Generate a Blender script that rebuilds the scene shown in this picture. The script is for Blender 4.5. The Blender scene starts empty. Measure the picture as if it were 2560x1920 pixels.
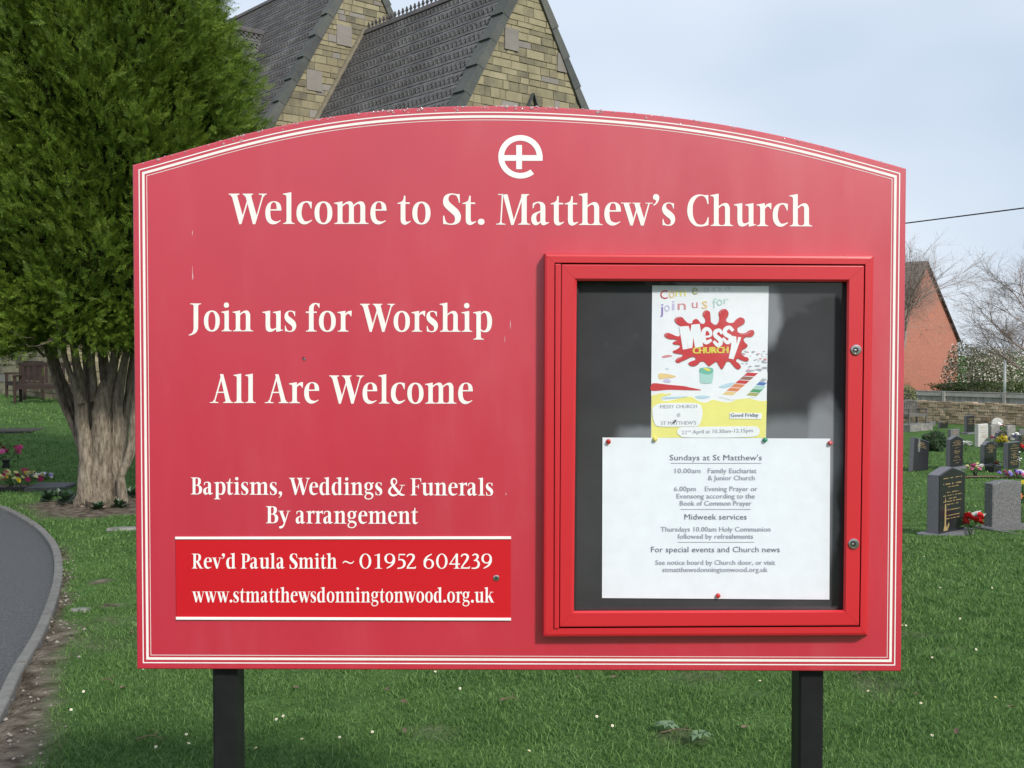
import bpy, math, random
import numpy as np
from mathutils import Vector, Matrix
from mathutils.geometry import tessellate_polygon
random.seed(7); rng = np.random.default_rng(7)
SC = bpy.context.scene; COL = SC.collection
R = math.radians

# ------------------------------------------------------------ camera
F = 2750.0; PITCH = R(1.56); EYE = 1.55
cd = bpy.data.cameras.new("camera"); cam = bpy.data.objects.new("camera", cd); COL.objects.link(cam)
cd.sensor_width = 36; cd.lens = F / 2560 * 36; cd.clip_start = 0.05; cd.clip_end = 6000
cam.location = (0, 0, EYE); cam.rotation_euler = (R(90) - PITCH, 0, 0)
SC.camera = cam
# ------------------------------------------------------------ light
SUN_EL, SUN_AZ = 35.0, 30.0          # azimuth: degrees to the right of straight behind the camera
sd = Vector((math.sin(R(SUN_AZ)) * math.cos(R(SUN_EL)), -math.cos(R(SUN_AZ)) * math.cos(R(SUN_EL)), math.sin(R(SUN_EL))))
sl = bpy.data.lights.new("sun", "SUN"); sl.energy = 3.1; sl.angle = R(6); sl.color = (1.0, 0.95, 0.88)
so = bpy.data.objects.new("sun", sl); COL.objects.link(so); so.rotation_euler = sd.to_track_quat('Z', 'Y').to_euler()
W = bpy.data.worlds.new("World"); SC.world = W; W.use_nodes = True
wn, wl = W.node_tree.nodes, W.node_tree.links
bg = wn["Background"]; bg.inputs[1].default_value = 0.1
sky = wn.new("ShaderNodeTexSky"); sky.sky_type = 'NISHITA'; sky.sun_disc = False
sky.sun_elevation = R(SUN_EL); sky.sun_rotation = R(180 - SUN_AZ); sky.air_density = 1.2; sky.dust_density = 1.5
tc = wn.new("ShaderNodeTexCoord"); mp = wn.new("ShaderNodeMapping"); mp.inputs[3].default_value = (1, 1, 2.2)
mp.inputs[1].default_value = (0.4, 0.1, 0.35)
nz = wn.new("ShaderNodeTexNoise"); nz.inputs["Scale"].default_value = 1.5; nz.inputs["Detail"].default_value = 3; nz.inputs["Roughness"].default_value = 0.5
cr = wn.new("ShaderNodeValToRGB")
cr.color_ramp.elements[0].position = 0.36; cr.color_ramp.elements[0].color = (5.0, 5.95, 7.35, 1)
cr.color_ramp.elements[1].position = 0.68; cr.color_ramp.elements[1].color = (8.0, 8.6, 9.4, 1)
mx = wn.new("ShaderNodeMix"); mx.data_type = 'RGBA'; mx.inputs[0].default_value = 0.88
wl.new(tc.outputs["Generated"], mp.inputs[0]); wl.new(mp.outputs[0], nz.inputs[0]); wl.new(nz.outputs[0], cr.inputs[0])
wl.new(sky.outputs[0], mx.inputs[6]); wl.new(cr.outputs[0], mx.inputs[7]); wl.new(mx.outputs[2], bg.inputs[0])
vs = SC.view_settings; vs.view_transform = 'Standard'; vs.look = 'None'; vs.exposure = 0.25; vs.gamma = 1; vs.use_curve_mapping = False

# ------------------------------------------------------------ helpers
cp, sp_ = math.cos(PITCH), math.sin(PITCH)
def at(px, py, Y):
    u = (px - 1280) / F; v = (960 - py) / F
    d = (u, cp + v * sp_, -sp_ + v * cp); s = Y / d[1]
    return Vector((d[0] * s, Y, EYE + d[2] * s))
def ss(a, b, x):
    t = np.clip((x - a) / (b - a), 0, 1); return t * t * (3 - 2 * t)
def gz(x, y):
    x = np.asarray(x, float); y = np.asarray(y, float)
    z = 0.42 * ss(11, 30, y) * (1 - ss(-8, -1, x))
    z = z - 0.45 * ss(1.2, 5, x) * ss(4, 11, y) - 1.4 * ss(.5, 6, x) * (1 - np.exp(-np.clip(y - 10.5, 0, 200) / 13)) * ss(10, 14, y)
    z = z + 0.015 * np.sin(x * 2.1 + y * .7) * np.sin(y * 1.3 - x * .4)
    return z
def gzf(x, y): return float(gz(x, y))
def ground_at(px, py):
    u = (px - 1280) / F; v = (960 - py) / F
    d = (u, cp + v * sp_, -sp_ + v * cp); Y = 2.5
    while Y < 90:
        s = Y / d[1]
        if EYE + d[2] * s <= gzf(d[0] * s, Y): break
        Y += 0.02
    return Vector((d[0] * s, Y, gzf(d[0] * s, Y)))
def link(o, parent=None):
    COL.objects.link(o)
    if parent is not None: o.parent = parent
    return o
def me_from(v, f, mat, smooth=False, name="m"):
    me = bpy.data.meshes.new(name); me.from_pydata([tuple(p) for p in v], [], f)
    if mat: me.materials.append(mat)
    if smooth:
        me.polygons.foreach_set("use_smooth", [True] * len(me.polygons))
    me.update(); return me
def big_mesh(V, quads=None, tris=None, mat=None, smooth=False, name="m"):
    me = bpy.data.meshes.new(name); V = np.ascontiguousarray(V, np.float32).reshape(-1, 3)
    nq = 0 if quads is None else len(quads); nt = 0 if tris is None else len(tris)
    me.vertices.add(len(V)); me.vertices.foreach_set("co", V.ravel())
    li = []; st = []
    if nq: li.append(np.asarray(quads, np.int32).ravel()); st.append(np.arange(nq, dtype=np.int32) * 4)
    if nt: li.append(np.asarray(tris, np.int32).ravel()); st.append(nq * 4 + np.arange(nt, dtype=np.int32) * 3)
    li = np.concatenate(li); me.loops.add(len(li)); me.loops.foreach_set("vertex_index", li)
    me.polygons.add(nq + nt); me.polygons.foreach_set("loop_start", np.concatenate(st))
    me.polygons.foreach_set("use_smooth", np.full(nq + nt, bool(smooth)))
    if mat: me.materials.append(mat)
    me.update(calc_edges=True); return me
def tag(o, label=None, cat=None, group=None, kind=None):
    if label: o["label"] = label
    if cat: o["category"] = cat
    if group: o["group"] = group
    if kind: o["kind"] = kind
    return o
def thing(name, label, cat, loc=(0, 0, 0), rz=0, group=None):
    o = bpy.data.objects.new(name, None); COL.objects.link(o); o.empty_display_size = .1
    o.location = loc; o.rotation_euler = (0, 0, rz); return tag(o, label, cat, group)
def part(name, me, parent=None, label=None, kind=None):
    o = bpy.data.objects.new(name, me); link(o, parent)
    if label: o["label"] = label
    if kind: o["kind"] = kind
    return o
class MB:
    def __init__(s): s.v = []; s.f = []
    def add(s, v, f):
        n = len(s.v); s.v += [tuple(p) for p in v]; s.f += [tuple(i + n for i in q) for q in f]; return s
    def box(s, a, b, M=None, ch=0.0):
        x0, y0, z0 = a; x1, y1, z1 = b
        v = [Vector(p) for p in ((x0,y0,z0),(x1,y0,z0),(x1,y1,z0),(x0,y1,z0),(x0,y0,z1),(x1,y0,z1),(x1,y1,z1),(x0,y1,z1))]
        if M: v = [M @ p for p in v]
        return s.add(v, [(0,3,2,1),(4,5,6,7),(0,1,5,4),(1,2,6,5),(2,3,7,6),(3,0,4,7)])
    def tube(s, pts, rad, n=8, cap=True):
        pts = [Vector(p) for p in pts]; N = len(pts)
        if not hasattr(rad, '__len__'): rad = [rad] * N
        V = []
        for i, p in enumerate(pts):
            t = (pts[min(i + 1, N - 1)] - pts[max(i - 1, 0)]).normalized()
            a = t.cross(Vector((0.03, 1, 0.02)) if abs(t.y) < .9 else Vector((1, 0, 0))).normalized(); b = t.cross(a)
            for k in range(n):
                th = 2 * math.pi * k / n; V.append(p + (a * math.cos(th) + b * math.sin(th)) * rad[i])
        Fc = [(i*n+k, i*n+(k+1)%n, (i+1)*n+(k+1)%n, (i+1)*n+k) for i in range(N-1) for k in range(n)]
        if cap: Fc += [tuple(range(n))[::-1], tuple(range((N-1)*n, N*n))]
        return s.add(V, Fc)
    def lathe(s, prof, n=16, M=None):
        V = [Vector((r * math.cos(2*math.pi*k/n), r * math.sin(2*math.pi*k/n), z)) for r, z in prof for k in range(n)]
        if M: V = [M @ p for p in V]
        Fc = [(i*n+k, i*n+(k+1)%n, (i+1)*n+(k+1)%n, (i+1)*n+k) for i in range(len(prof)-1) for k in range(n)]
        Fc += [tuple(range(n))[::-1], tuple(range((len(prof)-1)*n, len(prof)*n))]
        return s.add(V, Fc)
    def prism(s, poly, y0, y1, M=None):   # poly in x,z ; extruded in y
        n = len(poly); v = [Vector((x, y0, z)) for x, z in poly] + [Vector((x, y1, z)) for x, z in poly]
        if M: v = [M @ p for p in v]
        return s.add(v, [tuple(range(n)), tuple(range(2*n-1, n-1, -1))] + [(i, i+n, (i+1)%n+n, (i+1)%n) for i in range(n)])
    def me(s, mat, smooth=False): return me_from(s.v, s.f, mat, smooth)
    def build(s, name, mat, parent=None, smooth=False, label=None, kind=None): return part(name, s.me(mat, smooth), parent, label, kind)

def M_(name, cols, scale=5.0, rough=0.7, bump=0.0, bscale=None, detail=5, island=0.0, objr=0.0, metal=0.0, spec=0.5, stretch=(1,1,1), coat=0.0, trans=0.0, lo=.3, hi=.7, sss=None):
    m = bpy.data.materials.new(name); m.use_nodes = True; n, l = m.node_tree.nodes, m.node_tree.links
    b = n["Principled BSDF"]; b.inputs["Roughness"].default_value = rough; b.inputs["Metallic"].default_value = metal
    b.inputs["Specular IOR Level"].default_value = spec
    if coat: b.inputs["Coat Weight"].default_value = coat; b.inputs["Coat Roughness"].default_value = 0.38
    t = n.new("ShaderNodeTexCoord"); g = n.new("ShaderNodeMapping"); g.inputs[3].default_value = stretch; l.new(t.outputs["Object"], g.inputs[0])
    z = n.new("ShaderNodeTexNoise"); z.inputs["Scale"].default_value = scale; z.inputs["Detail"].default_value = detail; z.inputs["Roughness"].default_value = .6
    l.new(g.outputs[0], z.inputs[0]); fac = z.outputs[0]
    r = n.new("ShaderNodeValToRGB"); e = r.color_ramp.elements
    k = len(cols)
    while len(e) < k: e.new(0.5)
    for i, c in enumerate(cols):
        e[i].position = lo + (hi - lo) * i / max(1, k - 1); e[i].color = (*c, 1)
    if k == 1: e[1].color = (*cols[0], 1)
    if island or objr:
        src = n.new("ShaderNodeNewGeometry").outputs["Random Per Island"] if island else n.new("ShaderNodeObjectInfo").outputs["Random"]
        if island and objr:
            a2 = n.new("ShaderNodeMath"); a2.operation = 'ADD'; l.new(src, a2.inputs[0]); l.new(n.new("ShaderNodeObjectInfo").outputs["Random"], a2.inputs[1])
            w2 = n.new("ShaderNodeMath"); w2.operation = 'FRACT'; l.new(a2.outputs[0], w2.inputs[0]); src = w2.outputs[0]
        mm = n.new("ShaderNodeMapRange"); mm.inputs[3].default_value = lo; mm.inputs[4].default_value = hi; l.new(src, mm.inputs[0])
        mi = n.new("ShaderNodeMix"); mi.inputs[0].default_value = max(island, objr); l.new(fac, mi.inputs[2]); l.new(mm.outputs[0], mi.inputs[3]); fac2 = mi.outputs[0]
    else: fac2 = fac
    l.new(fac2, r.inputs[0]); l.new(r.outputs[0], b.inputs["Base Color"])
    if trans:
        tr = n.new("ShaderNodeBsdfTranslucent"); ms = n.new("ShaderNodeMixShader"); ms.inputs[0].default_value = trans
        l.new(r.outputs[0], tr.inputs[0]); l.new(b.outputs[0], ms.inputs[1]); l.new(tr.outputs[0], ms.inputs[2])
        l.new(ms.outputs[0], n["Material Output"].inputs[0])
    if bump:
        z2 = n.new("ShaderNodeTexNoise"); z2.inputs["Scale"].default_value = bscale or scale * 4; z2.inputs["Detail"].default_value = 6; l.new(g.outputs[0], z2.inputs[0])
        bu = n.new("ShaderNodeBump"); bu.inputs["Strength"].default_value = bump; bu.inputs["Distance"].default_value = 0.02
        l.new(z2.outputs[0], bu.inputs["Height"]); l.new(bu.outputs[0], b.inputs["Normal"])
    return m
def flat(name, c, rough=.6, spec=.5, metal=0): return M_(name, [c, tuple(x * .93 for x in c)], 30, rough, spec=spec, metal=metal)

# church frame: ridge direction and gable direction, shared by the grave rows
AZ = R(40.9)
DV = Vector((-math.sin(AZ), math.cos(AZ), 0)); UV = Vector((math.cos(AZ), math.sin(AZ), 0))

# ------------------------------------------------------------ materials
m_tarmac = M_("tarmac", [(0.055,0.058,0.062),(0.085,0.088,0.092),(0.14,0.14,0.14)], 70, .85, .6, 200, lo=.35, hi=.75)
m_kerb = M_("kerb_concrete", [(0.10,0.10,0.092),(0.155,0.15,0.14),(0.20,0.195,0.18)], 14, .9, .5, 120, objr=.3)
m_soil = M_("soil", [(0.07,0.05,0.035),(0.12,0.09,0.065),(0.17,0.14,0.11)], 9, .95, .8, 60)
m_stone_l = M_("sandstone", [(0.06,0.055,0.045),(0.15,0.135,0.09),(0.23,0.20,0.125),(0.29,0.255,0.16),(0.35,0.305,0.20)], 2.6, .9, .6, 26, objr=.5, lo=.2, hi=.75)
m_stone_g = M_("grey_ashlar", [(0.17,0.155,0.14),(0.27,0.25,0.22)], 5, .9, .3, 30, objr=.6)
m_mortar = M_("mortar", [(0.16,0.14,0.10),(0.24,0.21,0.15)], 6, .95, .4, 40)
m_tile = M_("slate_tile", [(0.056,0.053,0.052),(0.088,0.084,0.083),(0.155,0.15,0.147)], .9, .62, .3, 30, island=.3, objr=.3)
m_coping = M_("coping_stone", [(0.045,0.05,0.05),(0.08,0.085,0.08),(0.12,0.12,0.105)], 3, .85, .4, 20, objr=.5)
m_cedge = M_("coping_moss", [(0.05,0.055,0.03),(0.09,0.09,0.05)], 5, .9, .3, 20)
m_ridge = M_("ridge_clay", [(0.06,0.058,0.062),(0.12,0.10,0.095)], 4, .8, .2, 20, objr=.5)
m_glassd = flat("dark_glass", (0.02,0.022,0.025), .15)
m_bark = M_("bark", [(0.075,0.058,0.042),(0.19,0.155,0.115),(0.30,0.255,0.195)], 34, .95, 1.0, 70, stretch=(1,1,.22), lo=.3, hi=.66)
m_leaf = M_("conifer_leaf", [(0.014,0.036,0.005),(0.055,0.108,0.011),(0.14,0.22,0.02),(0.29,0.36,0.05)], 2.2, .6, island=.62, trans=.15, lo=.2, hi=.85, spec=.3)
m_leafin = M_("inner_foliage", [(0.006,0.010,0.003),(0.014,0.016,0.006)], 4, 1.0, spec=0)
m_brick = bpy.data.materials.new("red_brick"); m_brick.use_nodes = True
def _brick():
    n, l = m_brick.node_tree.nodes, m_brick.node_tree.links
    t = n.new("ShaderNodeTexCoord"); s = n.new("ShaderNodeSeparateXYZ"); c = n.new("ShaderNodeCombineXYZ"); a = n.new("ShaderNodeMath"); a.operation = 'ADD'
    l.new(t.outputs["Object"], s.inputs[0]); l.new(s.outputs[0], a.inputs[0]); l.new(s.outputs[1], a.inputs[1]); l.new(a.outputs[0], c.inputs[0]); l.new(s.outputs[2], c.inputs[1])
    b = n.new("ShaderNodeTexBrick"); b.inputs["Scale"].default_value = 1; b.inputs["Brick Width"].default_value = .225; b.inputs["Row Height"].default_value = .075; b.inputs["Mortar Size"].default_value = .008
    b.inputs["Color1"].default_value = (0.47,0.15,0.085,1); b.inputs["Color2"].default_value = (0.36,0.115,0.07,1); b.inputs["Mortar"].default_value = (0.33,0.24,0.2,1)
    l.new(c.outputs[0], b.inputs[0]); l.new(b.outputs[0], n["Principled BSDF"].inputs["Base Color"]); n["Principled BSDF"].inputs["Roughness"].default_value = .9
_brick()
m_rtile = M_("roof_concrete_tile", [(0.10,0.085,0.075),(0.17,0.14,0.12)], 3, .85, objr=.5)
m_lamp = flat("lamp_grey", (.62,.64,.64), .5)
m_white = flat("white_paint", (0.7,0.7,0.68), .5)
m_wood = M_("weathered_wood", [(0.22,0.21,0.19),(0.34,0.32,0.29),(0.44,0.42,0.38)], 6, .9, .3, 30, objr=.45, stretch=(1,1,.15))
m_dwood = M_("dark_oiled_wood", [(0.018,0.010,0.008),(0.04,0.023,0.017)], 8, .9, .2, 30, objr=.4)
m_gran = M_("polished_black_granite", [(0.012,0.012,0.015),(0.03,0.03,0.034)], 60, .22, spec=.5)
m_granr = M_("rough_granite_side", [(0.11,0.11,0.125),(0.18,0.18,0.2)], 60, .8, .3, 90)
m_ggrey = M_("grey_granite", [(0.06,0.06,0.062),(0.125,0.125,0.127),(0.2,0.2,0.197)], 40, .7, .2, 80)
m_gpale = M_("pale_headstone", [(0.38,0.38,0.36),(0.52,0.52,0.5)], 8, .8, .2, 40)
m_gold = flat("gilded_letters", (0.36,0.26,0.11), .5)

# ------------------------------------------------------------ ground
def pol(pxs): return [ground_at(*p) for p in pxs]
KERB = [Vector(p) for p in ((-14,13.4,0),(-10,13.1,0),(-7.6,12.5,0),(-6.1,11.8,0))] + pol([(0,1269),(40,1283),(78,1304),(106,1323),(130,1347),(145,1369),(154,1395),(157,1426),(155,1455),(148,1490),(130,1543),(104,1604),(56,1686),(0,1808)]) + [Vector(p) for p in ((-1.9,3.6,0),(-1.72,2.4,0),(-1.6,0.5,0),(-1.55,-6,0))]
def smooth_line(P, step=.1):
    out = []
    for i in range(len(P) - 1):
        a, b = P[max(i-1, 0)], P[i]; c, d = P[i+1], P[min(i+2, len(P)-1)]
        n = max(1, int((c - b).length / step))
        for k in range(n):
            t = k / n; out.append(0.5 * ((2*b) + (c-a)*t + (2*a-5*b+4*c-d)*t*t + (3*b-a-3*c+d)*t**3))
    out.append(P[-1]); return out
KL = smooth_line(KERB, .12)
KA = np.array([(p.x, p.y) for p in KL])
def kerb_dist(x, y):           # signed distance, positive on the grass side
    x = np.asarray(x, float); y = np.asarray(y, float); sh = x.shape; x = x.ravel(); y = y.ravel()
    best = np.full(x.shape, 1e9); sg = np.ones_like(best)
    T = np.gradient(KA, axis=0)
    for i in range(0, len(KA)):
        dx = x - KA[i, 0]; dy = y - KA[i, 1]; d2 = dx*dx + dy*dy; m = d2 < best
        s = T[i, 0]*dy - T[i, 1]*dx
        best = np.where(m, d2, best); sg = np.where(m, np.sign(s), sg)
    return (np.sqrt(best) * sg).reshape(sh)
TREE = at(245, 1262, 11.2); TREE.z = gzf(TREE.x, TREE.y)
def vnoise(x, y, s, seed=0):
    x = np.asarray(x, float) * s; y = np.asarray(y, float) * s
    r2 = np.random.default_rng(seed); o = np.zeros_like(x)
    for k in range(9):
        a, b, c = r2.uniform(-1.7, 1.7), r2.uniform(-1.7, 1.7), r2.uniform(0, 6.28); o = o + np.sin(a*x*2 + b*y*2 + c)
    return o / 4.2
PATCH = [ground_at(*p) for p in ((235,1610),(310,1560),(1760,1700),(1690,1850),(2190,1720),(2290,1590),(1010,1840))]
PR = [.35, .3, .22, .14, .3, .3, .12]
def bare(x, y):
    d = kerb_dist(x, y); wdt = 0.07 + 0.15 * (1 - ss(4.6, 7.0, y)) + .07 * vnoise(x, y, 3, 1)
    b = (1 - ss(wdt * .6, wdt * 1.25, d)) * (1 - ss(8.4, 9.4, y))
    dt = np.hypot(x - TREE.x - .1, (y - TREE.y) * 1.0); b = np.maximum(b, 1 - ss(.65, .98, dt + .12 * vnoise(x, y, 2, 2)))
    for p, r_ in zip(PATCH, PR):
        b = np.maximum(b, .4 * (1 - ss(0, r_, np.hypot(x - p.x, y - p.y) + .16 * vnoise(x, y, 6, 5))))
    return np.clip(b, 0, 1)
xs = np.concatenate([-np.geomspace(7.1, 1500, 46)[::-1], np.arange(-7, 7.01, .09), np.geomspace(7.1, 1500, 60)])
ys = np.concatenate([-np.geomspace(1, 800, 20)[::-1], np.arange(0, 3, .4), np.arange(3, 13, .09), np.geomspace(13.1, 2500, 110)])
X, Y = np.meshgrid(xs, ys); Z = gz(X, Y)
B_ = bare(np.clip(X, -7, 7), np.clip(Y, 0, 15)) * ((np.abs(X) < 7) & (Y < 15) & (Y > -1))
Z = Z + .012 * vnoise(X, Y, 4, 9) * (np.abs(X) < 7) * (Y < 13) - np.where((kerb_dist(np.clip(X,-20,20), np.clip(Y,-8,20)) < -.02) & (Y < 13.6) & (X > -14), .05, 0)
nx, ny = len(xs), len(ys)
idx = np.arange(nx * ny).reshape(ny, nx)
Q = np.stack([idx[:-1, :-1], idx[:-1, 1:], idx[1:, 1:], idx[1:, :-1]], -1).reshape(-1, 4)
m_ground = bpy.data.materials.new("lawn_ground"); m_ground.use_nodes = True
def _gm():
    n, l = m_ground.node_tree.nodes, m_ground.node_tree.links; b = n["Principled BSDF"]; b.inputs["Roughness"].default_value = .95; b.inputs["Specular IOR Level"].default_value = .1
    g = n.new("ShaderNodeNewGeometry"); z = n.new("ShaderNodeTexNoise"); z.inputs["Scale"].default_value = 2.2; z.inputs["Detail"].default_value = 12; z.inputs["Roughness"].default_value = .75
    l.new(g.outputs["Position"], z.inputs[0]); r = n.new("ShaderNodeValToRGB"); e = r.color_ramp.elements
    e[0].position = .34; e[0].color = (0.04,0.085,0.022,1); e[1].position = .68; e[1].color = (0.09,0.17,0.045,1); l.new(z.outputs[0], r.inputs[0])
    z2 = n.new("ShaderNodeTexNoise"); z2.inputs["Scale"].default_value = 11; z2.inputs["Detail"].default_value = 10; l.new(g.outputs["Position"], z2.inputs[0])
    r2 = n.new("ShaderNodeValToRGB"); e = r2.color_ramp.elements; e[0].position = .35; e[0].color = (0.06,0.045,0.032,1); e[1].position = .7; e[1].color = (0.20,0.17,0.135,1); l.new(z2.outputs[0], r2.inputs[0])
    a = n.new("ShaderNodeAttribute"); a.attribute_name = "bare"; mx = n.new("ShaderNodeMix"); mx.data_type = 'RGBA'
    l.new(a.outputs["Fac"], mx.inputs[0]); l.new(r.outputs[0], mx.inputs[6]); l.new(r2.outputs[0], mx.inputs[7]); l.new(mx.outputs[2], b.inputs["Base Color"])
    z3 = n.new("ShaderNodeTexNoise"); z3.inputs["Scale"].default_value = 40; z3.inputs["Detail"].default_value = 8; l.new(g.outputs["Position"], z3.inputs[0])
    bu = n.new("ShaderNodeBump"); bu.inputs["Strength"].default_value = .9; bu.inputs["Distance"].default_value = .03; l.new(z3.outputs[0], bu.inputs["Height"]); l.new(bu.outputs[0], b.inputs["Normal"])
_gm()
gme = big_mesh(np.stack([X, Y, Z], -1), quads=Q, mat=m_ground, smooth=True)
at_ = gme.attributes.new("bare", 'FLOAT', 'POINT'); at_.data.foreach_set("value", B_.ravel().astype(np.float32))
tag(part("ground", gme), kind="structure")
# path
off = []
for i, p in enumerate(KL):
    t = (KL[min(i+1, len(KL)-1)] - KL[max(i-1, 0)]).normalized(); off.append(Vector((t.y, -t.x, 0)))
off = [-o if o.x > 0 else o for o in off]
mb = MB(); K = 6; rows = []
for p, o in zip(KL, off):
    rows.append([(p.x + o.x * (.055 + 2.6 * k / K), p.y + o.y * (.055 + 2.6 * k / K)) for k in range(K + 1)])
V = []; 
for r_ in rows: V += [(x, y, gzf(x, y) - .012 + (.012 * (1 - abs(k/3 - 1)))) for k, (x, y) in enumerate(r_)]
Fq = [(i*(K+1)+k, (i+1)*(K+1)+k, (i+1)*(K+1)+k+1, i*(K+1)+k+1) for i in range(len(rows)-1) for k in range(K)]
path = thing("path", None, None); tag(path, kind="structure")
tag(part("tarmac_surface", me_from(V, Fq, m_tarmac, True), path), kind="structure")
# kerb edging, stone by stone
L = 0; seg = []; cur = [0]
for i in range(1, len(KL)):
    L += (KL[i] - KL[i-1]).length
    if L > .9: cur.append(i); L = 0
for a, b in zip(cur[:-1], cur[1:]):
    V = []; n = 0
    for i in range(a, b + 1):
        p, o = KL[i].copy(), off[i]
        if i == a: p = p.lerp(KL[i+1], .08)
        if i == b: p = p.lerp(KL[i-1], .08)
        z = gzf(p.x, p.y)
        for (u_, dz) in ((0.0, -.06), (0.0, .018), (.006, .024), (.052, .024), (.058, .016), (.058, -.06)):
            V.append((p.x + o.x * u_, p.y + o.y * u_, z + dz))
        n += 1
    Fq = [(i*6+k, i*6+k+1, (i+1)*6+k+1, (i+1)*6+k) for i in range(n-1) for k in range(5)] + [(0,1,2,3,4,5)[::-1], tuple((n-1)*6+k for k in range(6))]
    part("kerb_stone", me_from(V, Fq, m_kerb), path)

# grass blades -----------------------------------------------------------
def blades(n, y0, y1, hmin, hmax, wd, power):
    u = rng.random(n); y = (y0**power + u * (y1**power - y0**power)) ** (1 / power)
    x = (rng.random(n) * 2 - 1) * (y * .56 + .7)
    d = kerb_dist(np.clip(x, -12, 12), np.clip(y, -6, 16)); keep = (d > .015) | (y > 13.3)
    b = bare(x, y) * (y < 15); keep &= rng.random(n) > b * 1.15
    x, y, d, b = x[keep], y[keep], d[keep], b[keep]; n = len(x)
    g = vnoise(x, y, 1.1, 3) * .6 + vnoise(x, y, 5, 4) * .7
    h = (hmin + (hmax - hmin) * rng.random(n) ** 1.6) * np.clip(1 + .45 * g, .5, 2.2) * (1 - .4 * b); w = wd * (.6 + .8 * rng.random(n)) * (1 + (y - y0) / y0 * .35)
    a = rng.random(n) * 2 * np.pi; lean = h * (0.25 + .9 * rng.random(n)); ca, sa = np.cos(a), np.sin(a); a2 = a + rng.normal(0, .9, n) + 1.57
    z = gz(x, y) + .012 * vnoise(x, y, 4, 9) * (np.abs(x) < 7) * (y < 13) - .004
    base = np.stack([x, y, z], -1); side = np.stack([ca, sa, 0 * ca], -1) * w[:, None] * .5; ln = np.stack([np.cos(a2), np.sin(a2), 0 * ca], -1) * lean[:, None]
    up = np.array([0, 0, 1.0]) * h[:, None]
    P = np.stack([base - side, base + side, base + side * .8 + up * .55 + ln * .3, base - side * .8 + up * .55 + ln * .3, base + up * .95 + ln], 1)
    i0 = np.arange(n) * 5
    return P.reshape(-1, 3), np.stack([i0, i0+1, i0+2, i0+3], -1), np.stack([i0+3, i0+2, i0+4], -1)
m_grass = bpy.data.materials.new("grass_blade"); m_grass.use_nodes = True
def _gr():
    n, l = m_grass.node_tree.nodes, m_grass.node_tree.links; b = n["Principled BSDF"]; b.inputs["Roughness"].default_value = .55; b.inputs["Specular IOR Level"].default_value = .25
    g = n.new("ShaderNodeNewGeometry"); z = n.new("ShaderNodeTexNoise"); z.inputs["Scale"].default_value = 1.9; z.inputs["Detail"].default_value = 9; z.inputs["Roughness"].default_value = .7; l.new(g.outputs["Position"], z.inputs[0])
    m = n.new("ShaderNodeMix"); m.inputs[0].default_value = .5; l.new(z.outputs[0], m.inputs[2]); l.new(g.outputs["Random Per Island"], m.inputs[3])
    r = n.new("ShaderNodeValToRGB"); e = r.color_ramp.elements; e.new(.5); e.new(.8); e.new(.93)
    for q, (p_, c) in zip(e, ((.2,(0.048,0.10,0.028)),(.46,(0.088,0.18,0.046)),(.64,(0.14,0.25,0.068)),(.78,(0.20,0.31,0.10)),(.88,(0.28,0.27,0.15)))): q.position = p_; q.color = (*c, 1)
    l.new(m.outputs[0], r.inputs[0]); l.new(r.outputs[0], b.inputs["Base Color"])
    t = n.new("ShaderNodeBsdfTranslucent"); l.new(r.outputs[0], t.inputs[0]); x = n.new("ShaderNodeMixShader"); x.inputs[0].default_value = .3
    l.new(b.outputs[0], x.inputs[1]); l.new(t.outputs[0], x.inputs[2]); l.new(x.outputs[0], n["Material Output"].inputs[0])
_gr()
Vs, Qs, Ts = [], [], []; nv = 0
for args in ((330000, 3.3, 8, .011, .034, .0036, 1.3), (200000, 8, 18, .016, .042, .0085, 1.2), (60000, 18, 36, .025, .055, .022, 1.3)):
    v, q, t = blades(*args); Vs.append(v); Qs.append(q + nv); Ts.append(t + nv); nv += len(v)
tag(part("grass", big_mesh(np.concatenate(Vs), np.concatenate(Qs), np.concatenate(Ts), m_grass)), "short lawn grass around the sign, tree and graves", "grass", kind="stuff")
# gravel in the bare strip beside the kerb
mb = MB(); n = 0
while n < 320:
    i = rng.integers(0, len(KL)); p = KL[i]; o = off[i]
    if p.y < 3 or p.y > 8.2: continue
    wdt = .07 + .17 * (1 - float(ss(4.6, 7.0, p.y))); u_ = rng.random() * wdt + .01; x, y = p.x - o.x * u_ + rng.normal() * .04, p.y - o.y * u_ + rng.normal() * .04
    r_ = .004 + .009 * rng.random() ** 2; z = gzf(x, y) + r_ * .2
    J = lambda: 1 + rng.normal() * .25
    mb.add([(x-r_*J(),y,z),(x,y-r_*J(),z),(x+r_*J(),y,z),(x,y+r_*J(),z),(x,y,z+r_*.7),(x,y,z-r_)], [(0,1,4),(1,2,4),(2,3,4),(3,0,4),(1,0,5),(2,1,5),(3,2,5),(0,3,5)]); n += 1
m_grav = M_("grit", [(0.10,0.08,0.06),(0.24,0.21,0.18),(0.30,0.275,0.24)], 5, .9, island=.9, lo=.1, hi=.9)
mb.build("gravel", m_grav, kind="stuff")["label"] = "grit and crumbled soil beside the path edging"

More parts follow.
